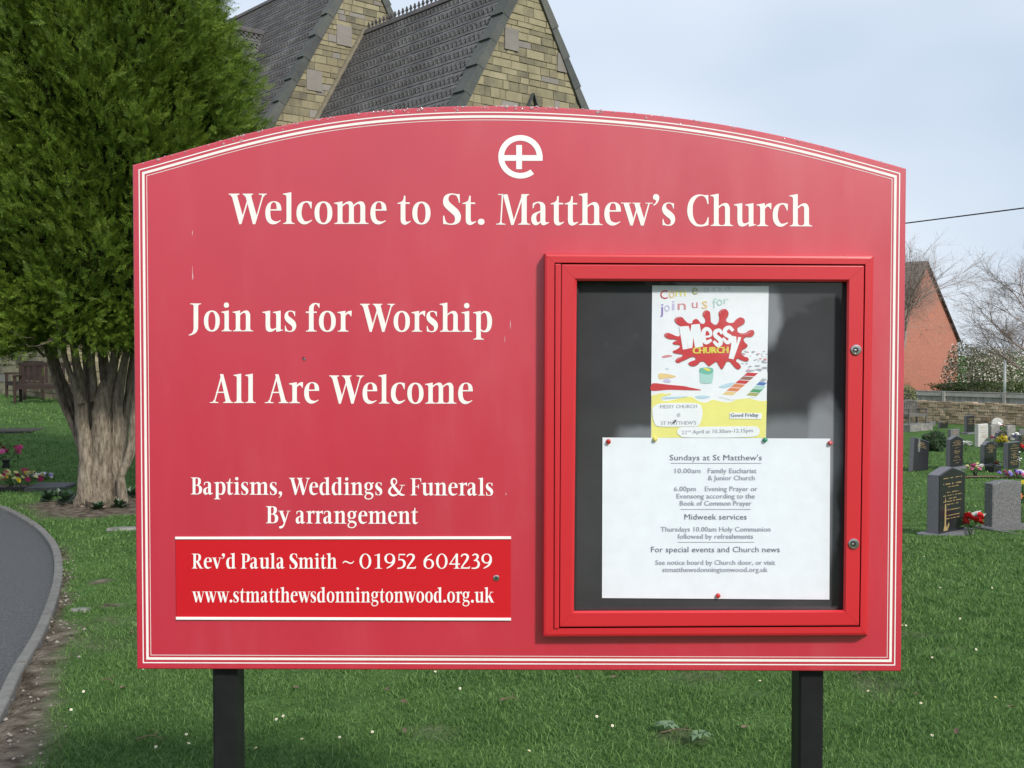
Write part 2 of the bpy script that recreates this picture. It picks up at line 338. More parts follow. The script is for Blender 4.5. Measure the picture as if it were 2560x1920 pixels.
# ------------------------------------------------------------ church
NX = Vector((-4.34, 32.5, 0))
def C(t, w, z): return NX + DV * t + UV * w + Vector((0, 0, z + EYE))
church = thing("church", "sandstone church with steep dark tiled roofs and two gables rising behind the red sign", "church", NX)
CI = Matrix.Translation(-NX)
def cbuild(mb, name, mat, parent=None, smooth=False, label=None, kind=None):
    pr = parent or church; me = mb.me(mat, smooth)
    if pr is church: me.transform(CI)
    elif parent is not None: me.transform(CI)
    return part(name, me, pr, label, kind)
S60, C60 = math.sin(R(60)), math.cos(R(60)); T60 = math.tan(R(60))
def fix(o): return o
CHA, NAV = dict(t0=-7.25, t1=0.0, zr=9.4, hw=4.2), dict(t0=0.0, t1=15.0, zr=11.66, hw=4.9)
def solid(poly_tw_z, t0, t1, name, mat):   # poly in (w,z) extruded along t
    mb = MB(); n = len(poly_tw_z); v = [C(t0, w, z) for w, z in poly_tw_z] + [C(t1, w, z) for w, z in poly_tw_z]
    mb.add(v, [tuple(range(n)), tuple(range(2*n-1, n-1, -1))] + [(i, i+n, (i+1) % n + n, (i+1) % n) for i in range(n)]); return cbuild(mb, name, mat)
def gable_poly(zr, hw, zb=-3.5, drop=.12): return [(-hw, zb), (hw, zb), (hw, zr - T60*hw - drop), (0, zr - drop), (-hw, zr - T60*hw - drop)]
w_ch = solid(gable_poly(9.4, 4.2), -7.25, -.02, "chancel_wall", m_mortar)
w_nv = solid(gable_poly(11.66, 4.9), 0.0, 15.0, "nave_wall", m_mortar)
# cross wing: ridge along -u
WT, WZ, WH, WE = 4.44, 10.2, 4.0, -8.5
def wing():
    mb = MB(); v = []
    for w in (WE, -2.0):
        v += [C(WT-WH, w, -3.5), C(WT+WH, w, -3.5), C(WT+WH, w, WZ-T60*WH-.12), C(WT, w, WZ-.12), C(WT-WH, w, WZ-T60*WH-.12)]
    mb.add(v, [(0,1,2,3,4), (9,8,7,6,5)] + [(i, i+5, (i+1) % 5 + 5, (i+1) % 5) for i in range(5)]); return cbuild(mb, "wing_wall", m_mortar)
w_wg = wing()
# stones: pillow-ish blocks on a plane given by origin, horizontal, up, normal
def stone_mesh(p4, O, H, N, depth, mat, ch=.012):
    c = [Vector(O + H * w + Vector((0, 0, z))) for w, z in p4]; ctr = sum(c, Vector()) / 4
    inn = [p + (ctr - p).normalized() * ch * 1.4 for p in c]
    v = [p - N * .02 for p in c] + [p + N * (depth - ch * .6) for p in c] + [p + N * (depth + random.uniform(-.003, .003)) for p in inn]
    f = [(i, (i+1) % 4, (i+1) % 4 + 4, i+4) for i in range(4)] + [(i+4, (i+1) % 4 + 4, (i+1) % 4 + 8, i+8) for i in range(4)] + [(8, 9, 10, 11)]
    return me_from(v, f, mat)
def courses(O, H, N, zlo, zhi, bounds, parent, mat, hmin=.12, hmax=.24, lmin=.18, lmax=.55, limit=290, seed=1, depth=(.012, .035), mats=None, keep=None, joined=False):
    JV, JF = [], []
    rr = random.Random(seed); z = zlo; n = 0
    while z < zhi - .05:
        h = min(rr.uniform(hmin, hmax), zhi - z)
        a0, a1 = bounds(z); b0, b1 = bounds(z + h); w = a0 + .01
        if rr.random() < .5: w -= 0
        while w < a1 - .03 and n < limit:
            l = rr.uniform(lmin, lmax) * (1 if rr.random() < .8 else .6); w2 = min(w + l, a1)
            if a1 - w2 < .12: w2 = a1
            g = .007
            lo0, lo1 = w + g, w2 - g; up0, up1 = max(w + g, b0 + .005), min(w2 - g, b1 - .005)
            if up1 > up0 + .02 and lo1 > lo0 + .02 and (keep is None or keep((w+w2)/2, z + h/2)):
                j = lambda: rr.uniform(-.004, .004)
                p4 = [(lo0+j(), z+g), (lo1+j(), z+g), (up1+j(), z+h-g+j()), (up0+j(), z+h-g+j())]
                mt = mat if not mats or rr.random() > .07 else mats
                me = stone_mesh(p4, O, H, N, rr.uniform(*depth), mt)
                if parent in (w_ch, w_nv, w_wg): me.transform(CI)
                if joined:
                    jb = len(JV); JV += [v.co.copy() for v in me.vertices]; JF += [tuple(i + jb for i in p.vertices) for p in me.polygons]; bpy.data.meshes.remove(me); n += 1
                else: part("stone", me, parent); n += 1
            w = w2
        z += h
    if joined and JV: part('stone', me_from(JV, JF, mat), parent, kind='stuff')
    return n
ND = -DV
E_ = Vector((0, 0, EYE))
# chancel gable: visible upper part
courses(NX + DV * -7.25 + E_, UV, ND, 5.0, 9.2, lambda z: (-(9.28 - z) / T60, (9.28 - z) / T60), w_ch, m_stone_l, seed=3, mats=m_stone_g, hmin=.12, hmax=.25, lmin=.22, lmax=.6)
# nave gable above the chancel roof
def nvb(z): return (-(11.54 - z) / T60, (11.54 - z) / T60)
courses(NX + E_, UV, ND, 5.6, 11.4, nvb, w_nv, m_stone_l, seed=5, mats=m_stone_g, keep=lambda w, z: z > 9.4 - T60 * abs(w) + .02 and (w < 1.6), hmin=.13, hmax=.25, lmin=.22, lmax=.62)
# wing end wall near ground
WN = -UV
courses(NX + UV * WE + E_, DV, WN, -1.7, 1.6, lambda z: (WT-WH, WT+WH-1.1 if z > -.6 else WT+WH), w_wg, m_stone_l, seed=8, hmin=.2, hmax=.28, lmin=.35, lmax=.75, mats=m_stone_g)
# masonry hidden behind the sign in this view, joined per wall
m_stone_j = M_("sandstone_lower", [(0.06,0.055,0.045),(0.15,0.135,0.09),(0.23,0.20,0.125),(0.29,0.255,0.16),(0.35,0.305,0.20)], 2.6, .9, .6, 26, island=.5, lo=.2, hi=.75)
courses(NX + DV * -7.25 + E_, UV, ND, -3.3, 4.95, lambda z: (-min(4.2, (9.28 - z) / T60), min(4.2, (9.28 - z) / T60)), w_ch, m_stone_j, seed=31, joined=True, limit=9999, hmin=.14, hmax=.26, lmin=.25, lmax=.65, keep=lambda w, z: not (abs(w - .06) < .62 and 3.4 < z))
courses(NX + UV * -4.2 + E_, DV, -UV, -3.3, 2.0, lambda z: (-7.25, 0), w_ch, m_stone_j, seed=32, joined=True, limit=9999, hmin=.14, hmax=.26, lmin=.25, lmax=.65)
courses(NX + DV * (WT - WH) + UV * 0 + E_, -UV, ND, -3.3, 3.1, lambda z: (4.9, 8.5), w_wg, m_stone_j, seed=33, joined=True, limit=9999, hmin=.14, hmax=.26, lmin=.25, lmax=.65)
courses(NX + E_, UV, ND, -3.3, 5.5, lambda z: (-min(4.9, (11.54 - z) / T60), -4.0 if z < 2.3 else -(9.4 - z) / T60), w_nv, m_stone_j, seed=34, joined=True, limit=9999, hmin=.14, hmax=.26, lmin=.25, lmax=.65)
# larger grey ashlar blocks at the gable edges
def block(parent, t, w0, w1, z0, z1, mat, name="kneeler_stone"):
    mb = MB(); a = [C(t, w0, z0), C(t, w1, z0), C(t, w1, z1), C(t, w0, z1)]; b = [p + ND * .055 for p in a]
    mb.add(a + b, [(4,5,6,7), (0,1,5,4), (1,2,6,5), (2,3,7,6), (3,0,4,7)]); cbuild(mb, name, mat, parent)
for w, z in ((-.75, 7.55), (-1.9, 5.25)):
    block(w_ch, -7.25, w - .05, w + .38, z - .26, z + .26, m_stone_g)
block(w_ch, -7.25, .92, 1.25, 7.05, 7.5, m_stone_g)
for w, z in ((-1.95, 7.75), (-3.1, 6.0), (-.95, 9.2)): block(w_nv, 0, w, w + .5, z - .3, z + .28, m_stone_g)
# little hood over the chancel window
mb = MB()
for sgn in (-1, 1):
    a = [(0, 6.36), (.05 * sgn, 6.2), (.62 * sgn, 4.9), (.75 * sgn, 4.9)]
    v = [C(-7.25, .06 + w, z) for w, z in a]; v2 = [p + ND * .14 for p in v]
    mb.add(v + v2, [(0,1,2,3), (7,6,5,4), (0,4,5,1), (1,5,6,2), (2,6,7,3), (3,7,4,0)])
cbuild(mb, "hood_mould", m_coping, w_ch)
mb = MB(); v = [C(-7.285, .06 + w, z) for w, z in ((-.45, 3.5), (.45, 3.5), (.45, 4.9), (0, 5.95), (-.45, 4.9))]
v += [p - ND * .03 for p in v]; mb.add(v, [(0,1,2,3,4)] + [(i, i+5, (i+1) % 5 + 5, (i+1) % 5) for i in range(5)]); cbuild(mb, "window_pane", m_glassd, w_ch)
# wing window jamb seen at the picture's left edge
mb = MB()
for a, b in (((WT+WH-1.05, -.95), (WT+WH-.9, 1.4)), ((WT+WH-.2, -.95), (WT+WH-.05, 1.4)), ((WT+WH-1.05, -1.05), (WT+WH-.05, -.95))):
    v = [C(a[0], WE, a[1]), C(b[0], WE, a[1]), C(b[0], WE, b[1]), C(a[0], WE, b[1])]; v2 = [p + WN * .07 for p in v]
    mb.add(v + v2, [(4,5,6,7), (0,1,5,4), (1,2,6,5), (2,3,7,6), (3,0,4,7)])
cbuild(mb, "window_frame", m_white, w_wg)

# roof tiles
def tile_plain():
    return [(-.082,0,0),(.082,0,0),(.082,-.15,.006),(-.082,-.15,.01),(-.082,0,.012),(.082,0,.012),(.082,-.15,.034),(-.082,-.15,.034)], [(4,7,6,5),(3,2,6,7),(0,3,7,4),(2,1,5,6)]
def tile_point():
    v = [(-.068,0,0),(.068,0,0),(.066,-.07,.012),(0,-.175,.02),(-.066,-.07,.012)]; v2 = [(x, y, z + (.03 if y else .012)) for x, y, z in v]
    return v + v2, [(5,9,8,7,6),(0,4,9,5),(4,3,8,9),(3,2,7,8),(2,1,6,7)]
TP, TQ = tile_plain(), tile_point()
meP, meQ = me_from(TP[0], TP[1], m_tile, name="tile_plain"), me_from(TQ[0], TQ[1], m_tile, name="tile_pointed")
def roof(name, O, A, length, down, slope_len, n3, skip=None, single=0, back=None):
    """O ridge start, A along ridge, down: unit vector down the slope, n3: outward normal"""
    mb = MB(); a, b = O, O + A * length; th = n3 * .05
    v = [a - th*1.5, b - th*1.5, b + down * slope_len - th*1.5, a + down * slope_len - th*1.5, a, b, b + down * slope_len, a + down * slope_len]
    mb.add([p - th for p in v], [(0,1,2,3), (4,7,6,5), (0,4,5,1), (1,5,6,2), (2,6,7,3), (3,7,4,0)])
    ro = cbuild(mb, name, m_coping, church)
    X_ = A if A.cross(-down).dot(n3) > 0 else -A
    Mt = Matrix((( X_.x, -down.x, n3.x, 0), (X_.y, -down.y, n3.y, 0), (X_.z, -down.z, n3.z, 0), (0, 0, 0, 1)))
    T = []; row = 0; r_ = .12; gap = .107
    while r_ < slope_len:
        k = row % 4; typ = 1 if k in (1, 2) else 0; wd = .172; nA = int(length / wd); o_ = (row % 2) * .5 * wd
        for i in range(nA):
            s_ = (i + .5) * wd + o_
            if s_ > length - .02: continue
            p = O + A * s_ + down * (r_ - .12)
            if skip and skip(p): continue
            T.append((p, typ))
        r_ += gap; row += 1
    cpos = Vector((0, 0, EYE)); singles = set()
    if single:
        def inview(p):
            q = p - cpos; u_ = 1280 + F * q.x / q.y; v_ = 886 - F * q.z / q.y
            return -10 < v_ < 300 and 0 < u_ < 2560
        cand = [i for i, (p, t) in enumerate(T) if inview(p)]; cand.sort(key=lambda i: (T[i][0] - cpos).length); singles = set(cand[:single])
    Vr, Tq = [], []; nV = 0
    rl = np.random.default_rng(11); vv = {0: np.array(TP[0]), 1: np.array(TQ[0])}; ff = {0: TP[1], 1: TQ[1]}; M3 = np.array([[Mt[i][j] for j in range(3)] for i in range(3)])
    q4, t3 = [], []
    for i, (p, t) in enumerate(T):
        dz = rl.uniform(0, .006); tw = rl.normal() * .012
        if i in singles:
            o = part("roof_tile", meQ if t else meP, ro); o.matrix_local = Matrix.Translation(p - NX + n3 * dz) @ Mt @ Matrix.Rotation(tw, 4, 'Z'); continue
        v = vv[t].copy(); v[:, 2] += dz; v[:, 0], v[:, 1] = v[:, 0] - tw * v[:, 1], v[:, 1] + tw * v[:, 0]
        v = v @ M3.T + np.array(p - NX); Vr.append(v)
        for f in ff[t]:
            if len(f) == 4: q4.append([x + nV for x in f])
            else: q4.append([x + nV for x in f[:4]]); t3.append([f[0] + nV, f[3] + nV, f[4] + nV])
        nV += len(v)
    part("roof_tile", big_mesh(np.concatenate(Vr), np.array(q4), np.array(t3) if t3 else None, m_tile), ro, kind="stuff")
    return ro
dnL = (-UV * C60 + Vector((0, 0, -S60))); nL = (-UV * S60 + Vector((0, 0, C60)))
dnR = (UV * C60 + Vector((0, 0, -S60))); nR = (UV * S60 + Vector((0, 0, C60)))
r1 = roof("chancel_roof", C(-6.95, 0, 9.4), DV, 6.95, dnL, 8.6, nL, single=295)
roof("chancel_roof", C(-6.95, 0, 9.4), DV, 6.95, dnR, 8.6, nR, skip=lambda p: p.z > -99 and (p - NX).dot(UV) > 1.5)
def in_wing(p):
    q = p - NX; t = q.dot(DV); w = q.dot(UV); return (WZ + EYE - T60 * abs(t - WT)) > p.z + .05 and w < -.5
roof("nave_roof", C(.3, 0, 11.66), DV, 14.5, dnL, 9.9, nL, skip=in_wing)
roof("nave_roof", C(.3, 0, 11.66), DV, 14.5, dnR, 9.9, nR, skip=lambda p: (p - NX).dot(UV) > 1)
def in_nave(p):
    q = p - NX; w = q.dot(UV); return (11.66 + EYE - T60 * abs(w)) > p.z + .02
dnW1 = (-DV * C60 + Vector((0, 0, -S60))); nW1 = (-DV * S60 + Vector((0, 0, C60)))
dnW2 = (DV * C60 + Vector((0, 0, -S60))); nW2 = (DV * S60 + Vector((0, 0, C60)))
roof("wing_roof", C(WT, -.86, WZ), -UV, 7.5, dnW1, 8.2, nW1, skip=in_nave)
roof("wing_roof", C(WT, -.86, WZ), -UV, 7.5, dnW2, 8.2, nW2, skip=in_nave)
# gable copings, slab by slab
def coping(parent, t0, zr, hw, tw=.42, sides=(-1, 1), L=.78, up=.13):
    for sg in sides:
        dn = dnL if sg < 0 else dnR; nn = nL if sg < 0 else nR; r_ = 0; k = 0; tot = hw / C60 + .3
        while r_ < tot:
            a = C(t0 - .09, 0, zr) + dn * (r_ + .004) ; e = dn * (L + .03); h0, h1 = up * .75, up * 1.15
            b0, b1 = -.1, -.1
            p = [a + nn*b0, a + e + nn*b1, a + e + nn*h1, a + nn*h0]; q = [x + DV * (tw + .03 * (k % 2)) for x in p]
            mb = MB(); mb.add(p + q, [(0,1,2,3), (7,6,5,4), (3,2,6,7), (1,0,4,5), (2,1,5,6), (0,3,7,4)])
            o = cbuild(mb, "coping_stone", m_coping, parent); r_ += L; k += 1
coping(w_ch, -7.25, 9.43, 4.2); coping(w_nv, 0, 11.69, 4.9, tw=.36)
# moss lined drip moulding under the coping edge
for par, t0, zr, hw in ((w_ch, -7.25, 9.4, 4.2), (w_nv, 0, 11.66, 4.9)):
    for sg in (-1, 1):
        dn = dnL if sg < 0 else dnR; nn = nL if sg < 0 else nR; a = C(t0 - .045, 0, zr - .17); b = a + dn * (hw / C60)
        mb = MB(); p = [a, b, b + nn * .07, a + nn * .07]; q = [x + DV * .05 for x in p]; mb.add([x for x in p + q], [(0,1,2,3), (3,2,6,7), (1,0,4,5), (2,1,5,6), (0,3,7,4)]); cbuild(mb, "drip_moulding", m_cedge, par)
# flashing line where chancel roof meets nave gable
mb = MB(); a = C(-.05, 0, 9.47); b = a + dnL * 8; p = [a, b, b + nL * .09, a + nL * .09]; q = [x - DV * .1 for x in p]; mb.add(p + q, [(0,1,2,3), (3,2,6,7), (7,6,5,4)])
cbuild(mb, "mortar_fillet", m_mortar, w_nv)
# ridge tiles and cresting
for nm, t0, t1, z, along, base in (("c", -6.85, 0, 9.4, DV, lambda s: C(s, 0, 9.4)), ("n", .35, 14.8, 11.66, DV, lambda s: C(s, 0, 11.66)), ("w", -.8, -8.4, WZ, UV, lambda s: C(WT, s, WZ))):
    n = int(abs(t1 - t0) / .45); st = (t1 - t0) / n
    X2 = UV if along is DV else DV
    for i in range(n):
        a, b = base(t0 + st * (i + .01)), base(t0 + st * (i + .985)); mb = MB(); 
        prof = [(-.13, -.15), (-.07, -.02), (0, .03), (.07, -.02), (.13, -.15)]
        v = [a + X2 * x + Vector((0, 0, z_ + .06)) for x, z_ in prof] + [b + X2 * x + Vector((0, 0, z_ + .06)) for x, z_ in prof]
        mb.add(v, [(k, k+1, k+6, k+5) for k in range(4)] + [(0,1,2,3,4), (9,8,7,6,5)]); cbuild(mb, "ridge_tile", m_ridge, r1)
# fleur cresting on the chancel ridge
cm = MB(); pf = [(-.018,0),(.018,0),(.02,.05),(.06,.07),(.045,.11),(.02,.09),(.03,.14),(0,.19),(-.03,.14),(-.02,.09),(-.045,.11),(-.06,.07),(-.02,.05)]
cm.prism([(x * 1.15, z) for x, z in pf], -.015, .015); meC = cm.me(m_ridge)
Rz = Matrix.Rotation(AZ + R(90), 4, 'Z')
for i in range(37):
    o = part("ridge_finial", meC, r1); o.matrix_local = Matrix.Translation(C(-7.1 + i * .19, 0, 9.48) - NX) @ Rz

# ------------------------------------------------------------ conifer by the path
def tree_px(pts, Y, dy=0):   # crop pixels (x, y, r) of the trunk detail -> world points and radii
    P, Rr = [], []
    for x, y, r in pts:
        P.append(at(x / 2.963, 780 + y / 2.963, Y + dy)); Rr.append(r / 2.963 / F * (Y + dy))
    return P, Rr
conifer = thing("conifer_tree", "tall bushy green conifer with a many-stemmed bare trunk beside the curving path", "tree", TREE)
CIv = Matrix.Translation(-TREE)
def fluted(mb, P, Rr, n=14, seed=0):
    P = [Vector(p) for p in P]; PP, RR = [], []
    for i in range(len(P) - 1):
        a, b = P[max(i-1,0)], P[i]; c, d = P[i+1], P[min(i+2,len(P)-1)]
        for k in range(5):
            t = k / 5; PP.append(0.5 * ((2*b) + (c-a)*t + (2*a-5*b+4*c-d)*t*t + (3*b-a-3*c+d)*t**3)); RR.append(Rr[i] * (1-t) + Rr[i+1] * t)
    PP.append(P[-1]); RR.append(Rr[-1]); rs = random.Random(seed); ph = rs.uniform(0, 6); N = len(PP); V = []
    for i, p in enumerate(PP):
        t = (PP[min(i+1, N-1)] - PP[max(i-1, 0)]).normalized(); a = Vector((1, 0, 0)); a = (a - t * a.dot(t)).normalized(); b = t.cross(a)
        for k in range(n):
            th = 2 * math.pi * k / n; r = RR[i] * (1 + .07 * math.sin(2*th + ph + i*.22) + .05 * math.sin(5*th + ph*2 - i*.35) + .05 * math.sin(i*1.1 + ph) * math.sin(th + ph) + rs.gauss(0, .035))
            V.append(p + (a * math.cos(th) + b * math.sin(th)) * r)
    mb.add(V, [(i*n+k, i*n+(k+1)%n, (i+1)*n+(k+1)%n, (i+1)*n+k) for i in range(N-1) for k in range(n)])
STEMS = [
 ([(740,1440,108),(745,1380,95),(748,1250,86),(750,1100,78),(752,900,78),(755,760,76),(765,640,62),(768,560,40),(768,500,10)], 0),
 ([(700,660,34),(690,520,27),(682,380,24),(680,200,20)], .0), ([(800,640,38),(830,480,33),(850,330,30),(858,150,24)], .04),
 ([(638,1440,84),(640,1360,78),(642,1200,62),(640,1050,56),(612,820,48),(592,620,40),(575,430,32),(545,250,27),(530,120,22)], -.06),
 ([(615,1050,34),(575,920,30),(520,800,26),(470,690,24),(430,570,20),(385,430,16),(345,290,14),(300,150,10)], .1),
 ([(600,980,30),(555,860,28),(500,720,24),(455,560,20),(412,410,17),(375,270,15),(350,120,12)], .22),
 ([(590,880,30),(555,760,26),(505,600,24),(455,470,18),(420,340,14),(400,180,12)], .35),
 ([(600,680,30),(560,560,26),(510,430,22),(475,310,20),(452,160,16)], -.14),
 ([(880,1420,60),(870,1300,50),(862,1120,50),(872,920,46),(868,720,42),(885,560,34),(915,400,28),(955,250,24),(985,120,20)], .05),
 ([(910,1400,40),(895,1250,34),(905,1195,30),(950,1090,32),(985,960,34),(1000,800,32),(1005,600,28),(1010,350,24)], -.1),
 ([(900,1100,34),(920,900,32),(942,700,29),(965,500,26),(990,300,22),(1010,120,18)], .15),
 ([(650,1250,70),(660,1000,60),(672,800,50),(665,600,42),(650,400,34),(635,200,26)], .28),
 ([(850,1300,70),(845,1000,62),(835,800,52),(800,600,44),(770,400,36),(750,150,26)], .3),
 ([(620,1390,60),(585,1420,40),(560,1450,22)], -.12), ([(850,1400,60),(905,1430,40),(940,1450,20)], -.05), ([(700,1400,70),(690,1440,50),(688,1470,20)], -.16),
 ([(330,330,12),(285,285,10),(245,235,9),(200,180,7),(150,100,5)], .1)]
mb = MB()
for i, (pts, dy) in enumerate(STEMS):
    P, Rr = tree_px(pts, 11.2, dy); fluted(mb, P, Rr, 14, i)
me = mb.me(m_bark, True); me.transform(CIv); part("trunk", me, conifer)
# crown
def crown_r(z):  # z above camera eye
    return np.interp(z, [-.1, .15, .5, 1.2, 2.0, 2.7, 3.3, 3.9, 4.6, 5.4, 6.0], [.75, 1.12, 1.25, 1.35, 1.41, 1.42, 1.29, 1.02, .77, .4, .05])
cx, cy = TREE.x + .02, TREE.y + .1
def lump(th, z): 
    return .05 * np.sin(17*th + 11*z) * np.sin(15*z - 6*th) + .11 * np.sin(3*th + 1.3*z + 1) * np.sin(2.1*z + th*2) + .09 * np.sin(7*th - 2*z) * np.sin(4.3*z + 2*th + 2) + .06 * np.sin(13*th + 5*z) + .05 * np.sin(9*z + 5*th)
def spray_template():
    V, T = [], []
    def leaf(x, y, ang, l, w, z=0):
        n = len(V); c, s = math.cos(ang), math.sin(ang)
        V.extend([(x - s*w*.4, y + c*w*.4, z), (x + s*w*.4, y - c*w*.4, z), (x + c*l, y + s*l, z + random.uniform(-.1, .1) * l)]); T.append((n, n+1, n+2))
    leaf(0, 0, math.pi/2, .8, .025)
    for i in range(5):
        y = .12 + i * .17; l = .40 * (1 - i * .13)
        for s in (-1, 1): 
            a = math.pi/2 + s * -1 * (.8 - i*.06); leaf(0, y, a, l, .06)
            leaf(math.cos(a)*l*.4, y + math.sin(a)*l*.4, a + .55*s, l*.5, .05)
            if i < 3: leaf(math.cos(a)*l*.6, y + math.sin(a)*l*.6, a - .5*s, l*.4, .045)
    leaf(0, .8, math.pi/2, .25, .09); return np.array(V), np.array(T)
tV, tT = [], []
for k in range(4):
    v, t = spray_template(); tV.append(v); tT.append(t)
def scatter_sprays(P, N, size, up=.5, rs=None, droop=None):
    """P positions, N outward dirs: place flat sprays growing outward/up"""
    n = len(P); rr = rs or np.random.default_rng(5)
    D = N + np.array([0, 0, 1.0]) * up + rr.normal(0, .38, (n, 3)); D /= np.linalg.norm(D, axis=1)[:, None]
    Rn = rr.normal(0, 1, (n, 3)); S = np.cross(D, Rn); S /= np.linalg.norm(S, axis=1)[:, None]; Nn = np.cross(D, S)
    Vo, To = [], []; nv = 0; which = rr.integers(0, 4, n)
    for k in range(4):
        m = which == k; v = tV[k]; sz = size[m][:, None, None]
        W_ = P[m][:, None, :] + sz * (v[None, :, 0:1] * S[m][:, None, :] + v[None, :, 1:2] * D[m][:, None, :] + v[None, :, 2:3] * Nn[m][:, None, :])
        c = W_.shape[0]; Vo.append(W_.reshape(-1, 3)); To.append((tT[k][None] + (np.arange(c) * len(v))[:, None, None]).reshape(-1, 3) + nv); nv += c * len(v)
    return np.concatenate(Vo), np.concatenate(To)
nc = 4200
z = rng.uniform(.05, 5.8, nc * 2); th = rng.uniform(0, 2*np.pi, nc * 2)
keep = (rng.random(len(z)) < crown_r(z) / 1.6) & ((np.sin(th) < .4) | (rng.random(len(z)) < .3)); z, th = z[keep][:nc], th[keep][:nc]
r_ = crown_r(z) + lump(th, z) - .12 - rng.random(len(z)) ** 2 * .2
Cc = np.stack([cx + r_*np.cos(th), cy + r_*np.sin(th), EYE + z], -1); Dn = np.stack([np.cos(th), np.sin(th), np.where(z < .5, -.1, .55) + 0*z], -1) + rng.normal(0, .28, (len(z), 3)); Dn /= np.linalg.norm(Dn, axis=1)[:, None]
per = 14; L_ = rng.uniform(.18, .42, len(z)); k = np.repeat(np.arange(len(z)), per); u_ = rng.random(len(k)); sprd = rng.normal(0, 1, (len(k), 3)) * (L_[k] * .30 * (1.15 - u_))[:, None]
P = Cc[k] + Dn[k] * (L_[k] * (u_ - .25))[:, None] + sprd; Nn = Dn[k] + sprd * 3.0
v1, t1 = scatter_sprays(P, Nn, rng.uniform(.07, .15, len(k)), up=.15)
nb_ = 9000; th2 = rng.uniform(0, 2*np.pi, nb_); z2 = rng.uniform(.1, .62, nb_); rr_ = np.sqrt(rng.random(nb_)) * (crown_r(z2) - .05); Pb = np.stack([cx + rr_*np.cos(th2), cy + rr_*np.sin(th2), EYE + z2 + .1*np.sin(3*th2) + .12 * (1 - rr_/1.2)], -1)
v2, t2 = scatter_sprays(Pb, np.stack([np.cos(th2)*.6, np.sin(th2)*.6 - .5, -.5 + 0*th2], -1), rng.uniform(.1, .19, nb_), up=.1)
# dead inner twigs on the underside
cr_ = part("crown", None, None) if False else None
me = big_mesh(np.concatenate([v1, v2]) - np.array(TREE), tris=np.concatenate([t1, t2 + len(v1)]), mat=m_leaf); crown = part("crown", me, conifer)
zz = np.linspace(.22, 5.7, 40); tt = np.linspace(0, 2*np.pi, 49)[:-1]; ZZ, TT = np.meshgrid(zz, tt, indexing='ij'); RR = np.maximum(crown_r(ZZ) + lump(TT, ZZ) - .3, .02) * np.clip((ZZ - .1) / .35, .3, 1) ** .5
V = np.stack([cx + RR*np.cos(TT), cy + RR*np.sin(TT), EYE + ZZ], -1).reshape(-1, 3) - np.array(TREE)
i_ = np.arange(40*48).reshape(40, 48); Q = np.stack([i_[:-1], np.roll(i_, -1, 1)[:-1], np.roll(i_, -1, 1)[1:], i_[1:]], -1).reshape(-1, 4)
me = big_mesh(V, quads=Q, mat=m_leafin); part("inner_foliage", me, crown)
mb = MB()
for i in range(160):
    a = random.uniform(0, 6.28); r0 = random.uniform(.1, 1.2); p = Vector((cx + r0*math.cos(a), cy + r0*math.sin(a), EYE + random.uniform(.05, .45)))
    q = p + Vector((math.cos(a), math.sin(a), random.uniform(-.3, .7))) * random.uniform(.15, .45); mb.tube([p, (p+q)/2 + Vector((0,0,-.03)), q], [.006, .004, .002], 4, False)
me = mb.me(m_bark); me.transform(CIv); part("dead_twigs", me, conifer, kind="stuff")

# ------------------------------------------------------------ bare trees, bushes, house, fence, wall
m_twig = M_("twig_bark", [(0.18,0.14,0.12),(0.30,0.24,0.21)], 3, .9)
def bare_tree(base, h, spread, seed, label, depth=6, zc=None):
    rs = random.Random(seed); t = thing("bare_tree", label, "tree", base, group="leafless trees beyond the churchyard"); mb = MB(); tw = MB(); trunk = MB()
    def grow(p, d, l, r, lev):
        n = 4; pts = [p]; 
        for i in range(n):
            d = (d + Vector((rs.gauss(0, .12), rs.gauss(0, .12), rs.gauss(.05 if lev < 3 else .0, .08)))).normalized(); pts.append(pts[-1] + d * l / n)
        rr = [r * (1 - .45 * i / n) for i in range(n + 1)]
        (trunk if lev == 0 else mb if lev < 4 else tw).tube(pts, rr, 7 if lev == 0 else (5 if lev < 3 else 3), False)
        if lev >= depth: return
        nb = 4 if lev == 0 else rs.choice((3, 4)) if lev < depth - 1 else 4
        for k in range(nb):
            f = rs.uniform(.35, 1) if lev else rs.uniform(.45, 1); i = min(n - 1, int(f * n)); q = pts[i].lerp(pts[i+1], f * n - i)
            ax = d.cross(Vector((rs.gauss(0, 1), rs.gauss(0, 1), rs.gauss(0, 1)))).normalized(); ang = rs.uniform(.35, .95)
            d2 = Matrix.Rotation(ang, 3, ax) @ d; d2 = (d2 + Vector((0, 0, .16 if lev < 2 else -.02))).normalized()
            grow(q, d2, l * rs.uniform(.55, .8), r * .5, lev + 1)
        grow(pts[-1], d, l * .72, r * .55, lev + 1)
    grow(Vector((0, 0, 0)), Vector((0, 0, 1)), h * .3, h * .013, 0)
    # fit the crown to its height
    zs = [v[2] for v in tw.v]; sc = h / max(zs); xr = sorted(abs(v[0]) for v in tw.v)[int(len(tw.v) * .97)]; sx = spread / xr
    for m_, nm, mt in ((trunk, "trunk", m_bark), (mb, "branches", m_twig), (tw, "twigs", m_twig)):
        m_.v = [(v[0]*sx, v[1]*sx, v[2]*sc) for v in m_.v]; part(nm, m_.me(mt), t, kind=None)
    return t
def gp(px, Y, z=None): p = at(px, 886, Y); p.z = gzf(p.x, p.y); return p
p = gp(2222, 62); bare_tree(p, (886-550)/F*62 + EYE - p.z, 4.3, 3, "leafless tree whose twigs cross the red brick gable")
p = gp(2655, 63); bare_tree(p, (886-585)/F*63 + EYE - p.z, 4.6, 12, "leafless spreading tree at the right, beyond the wooden fence")
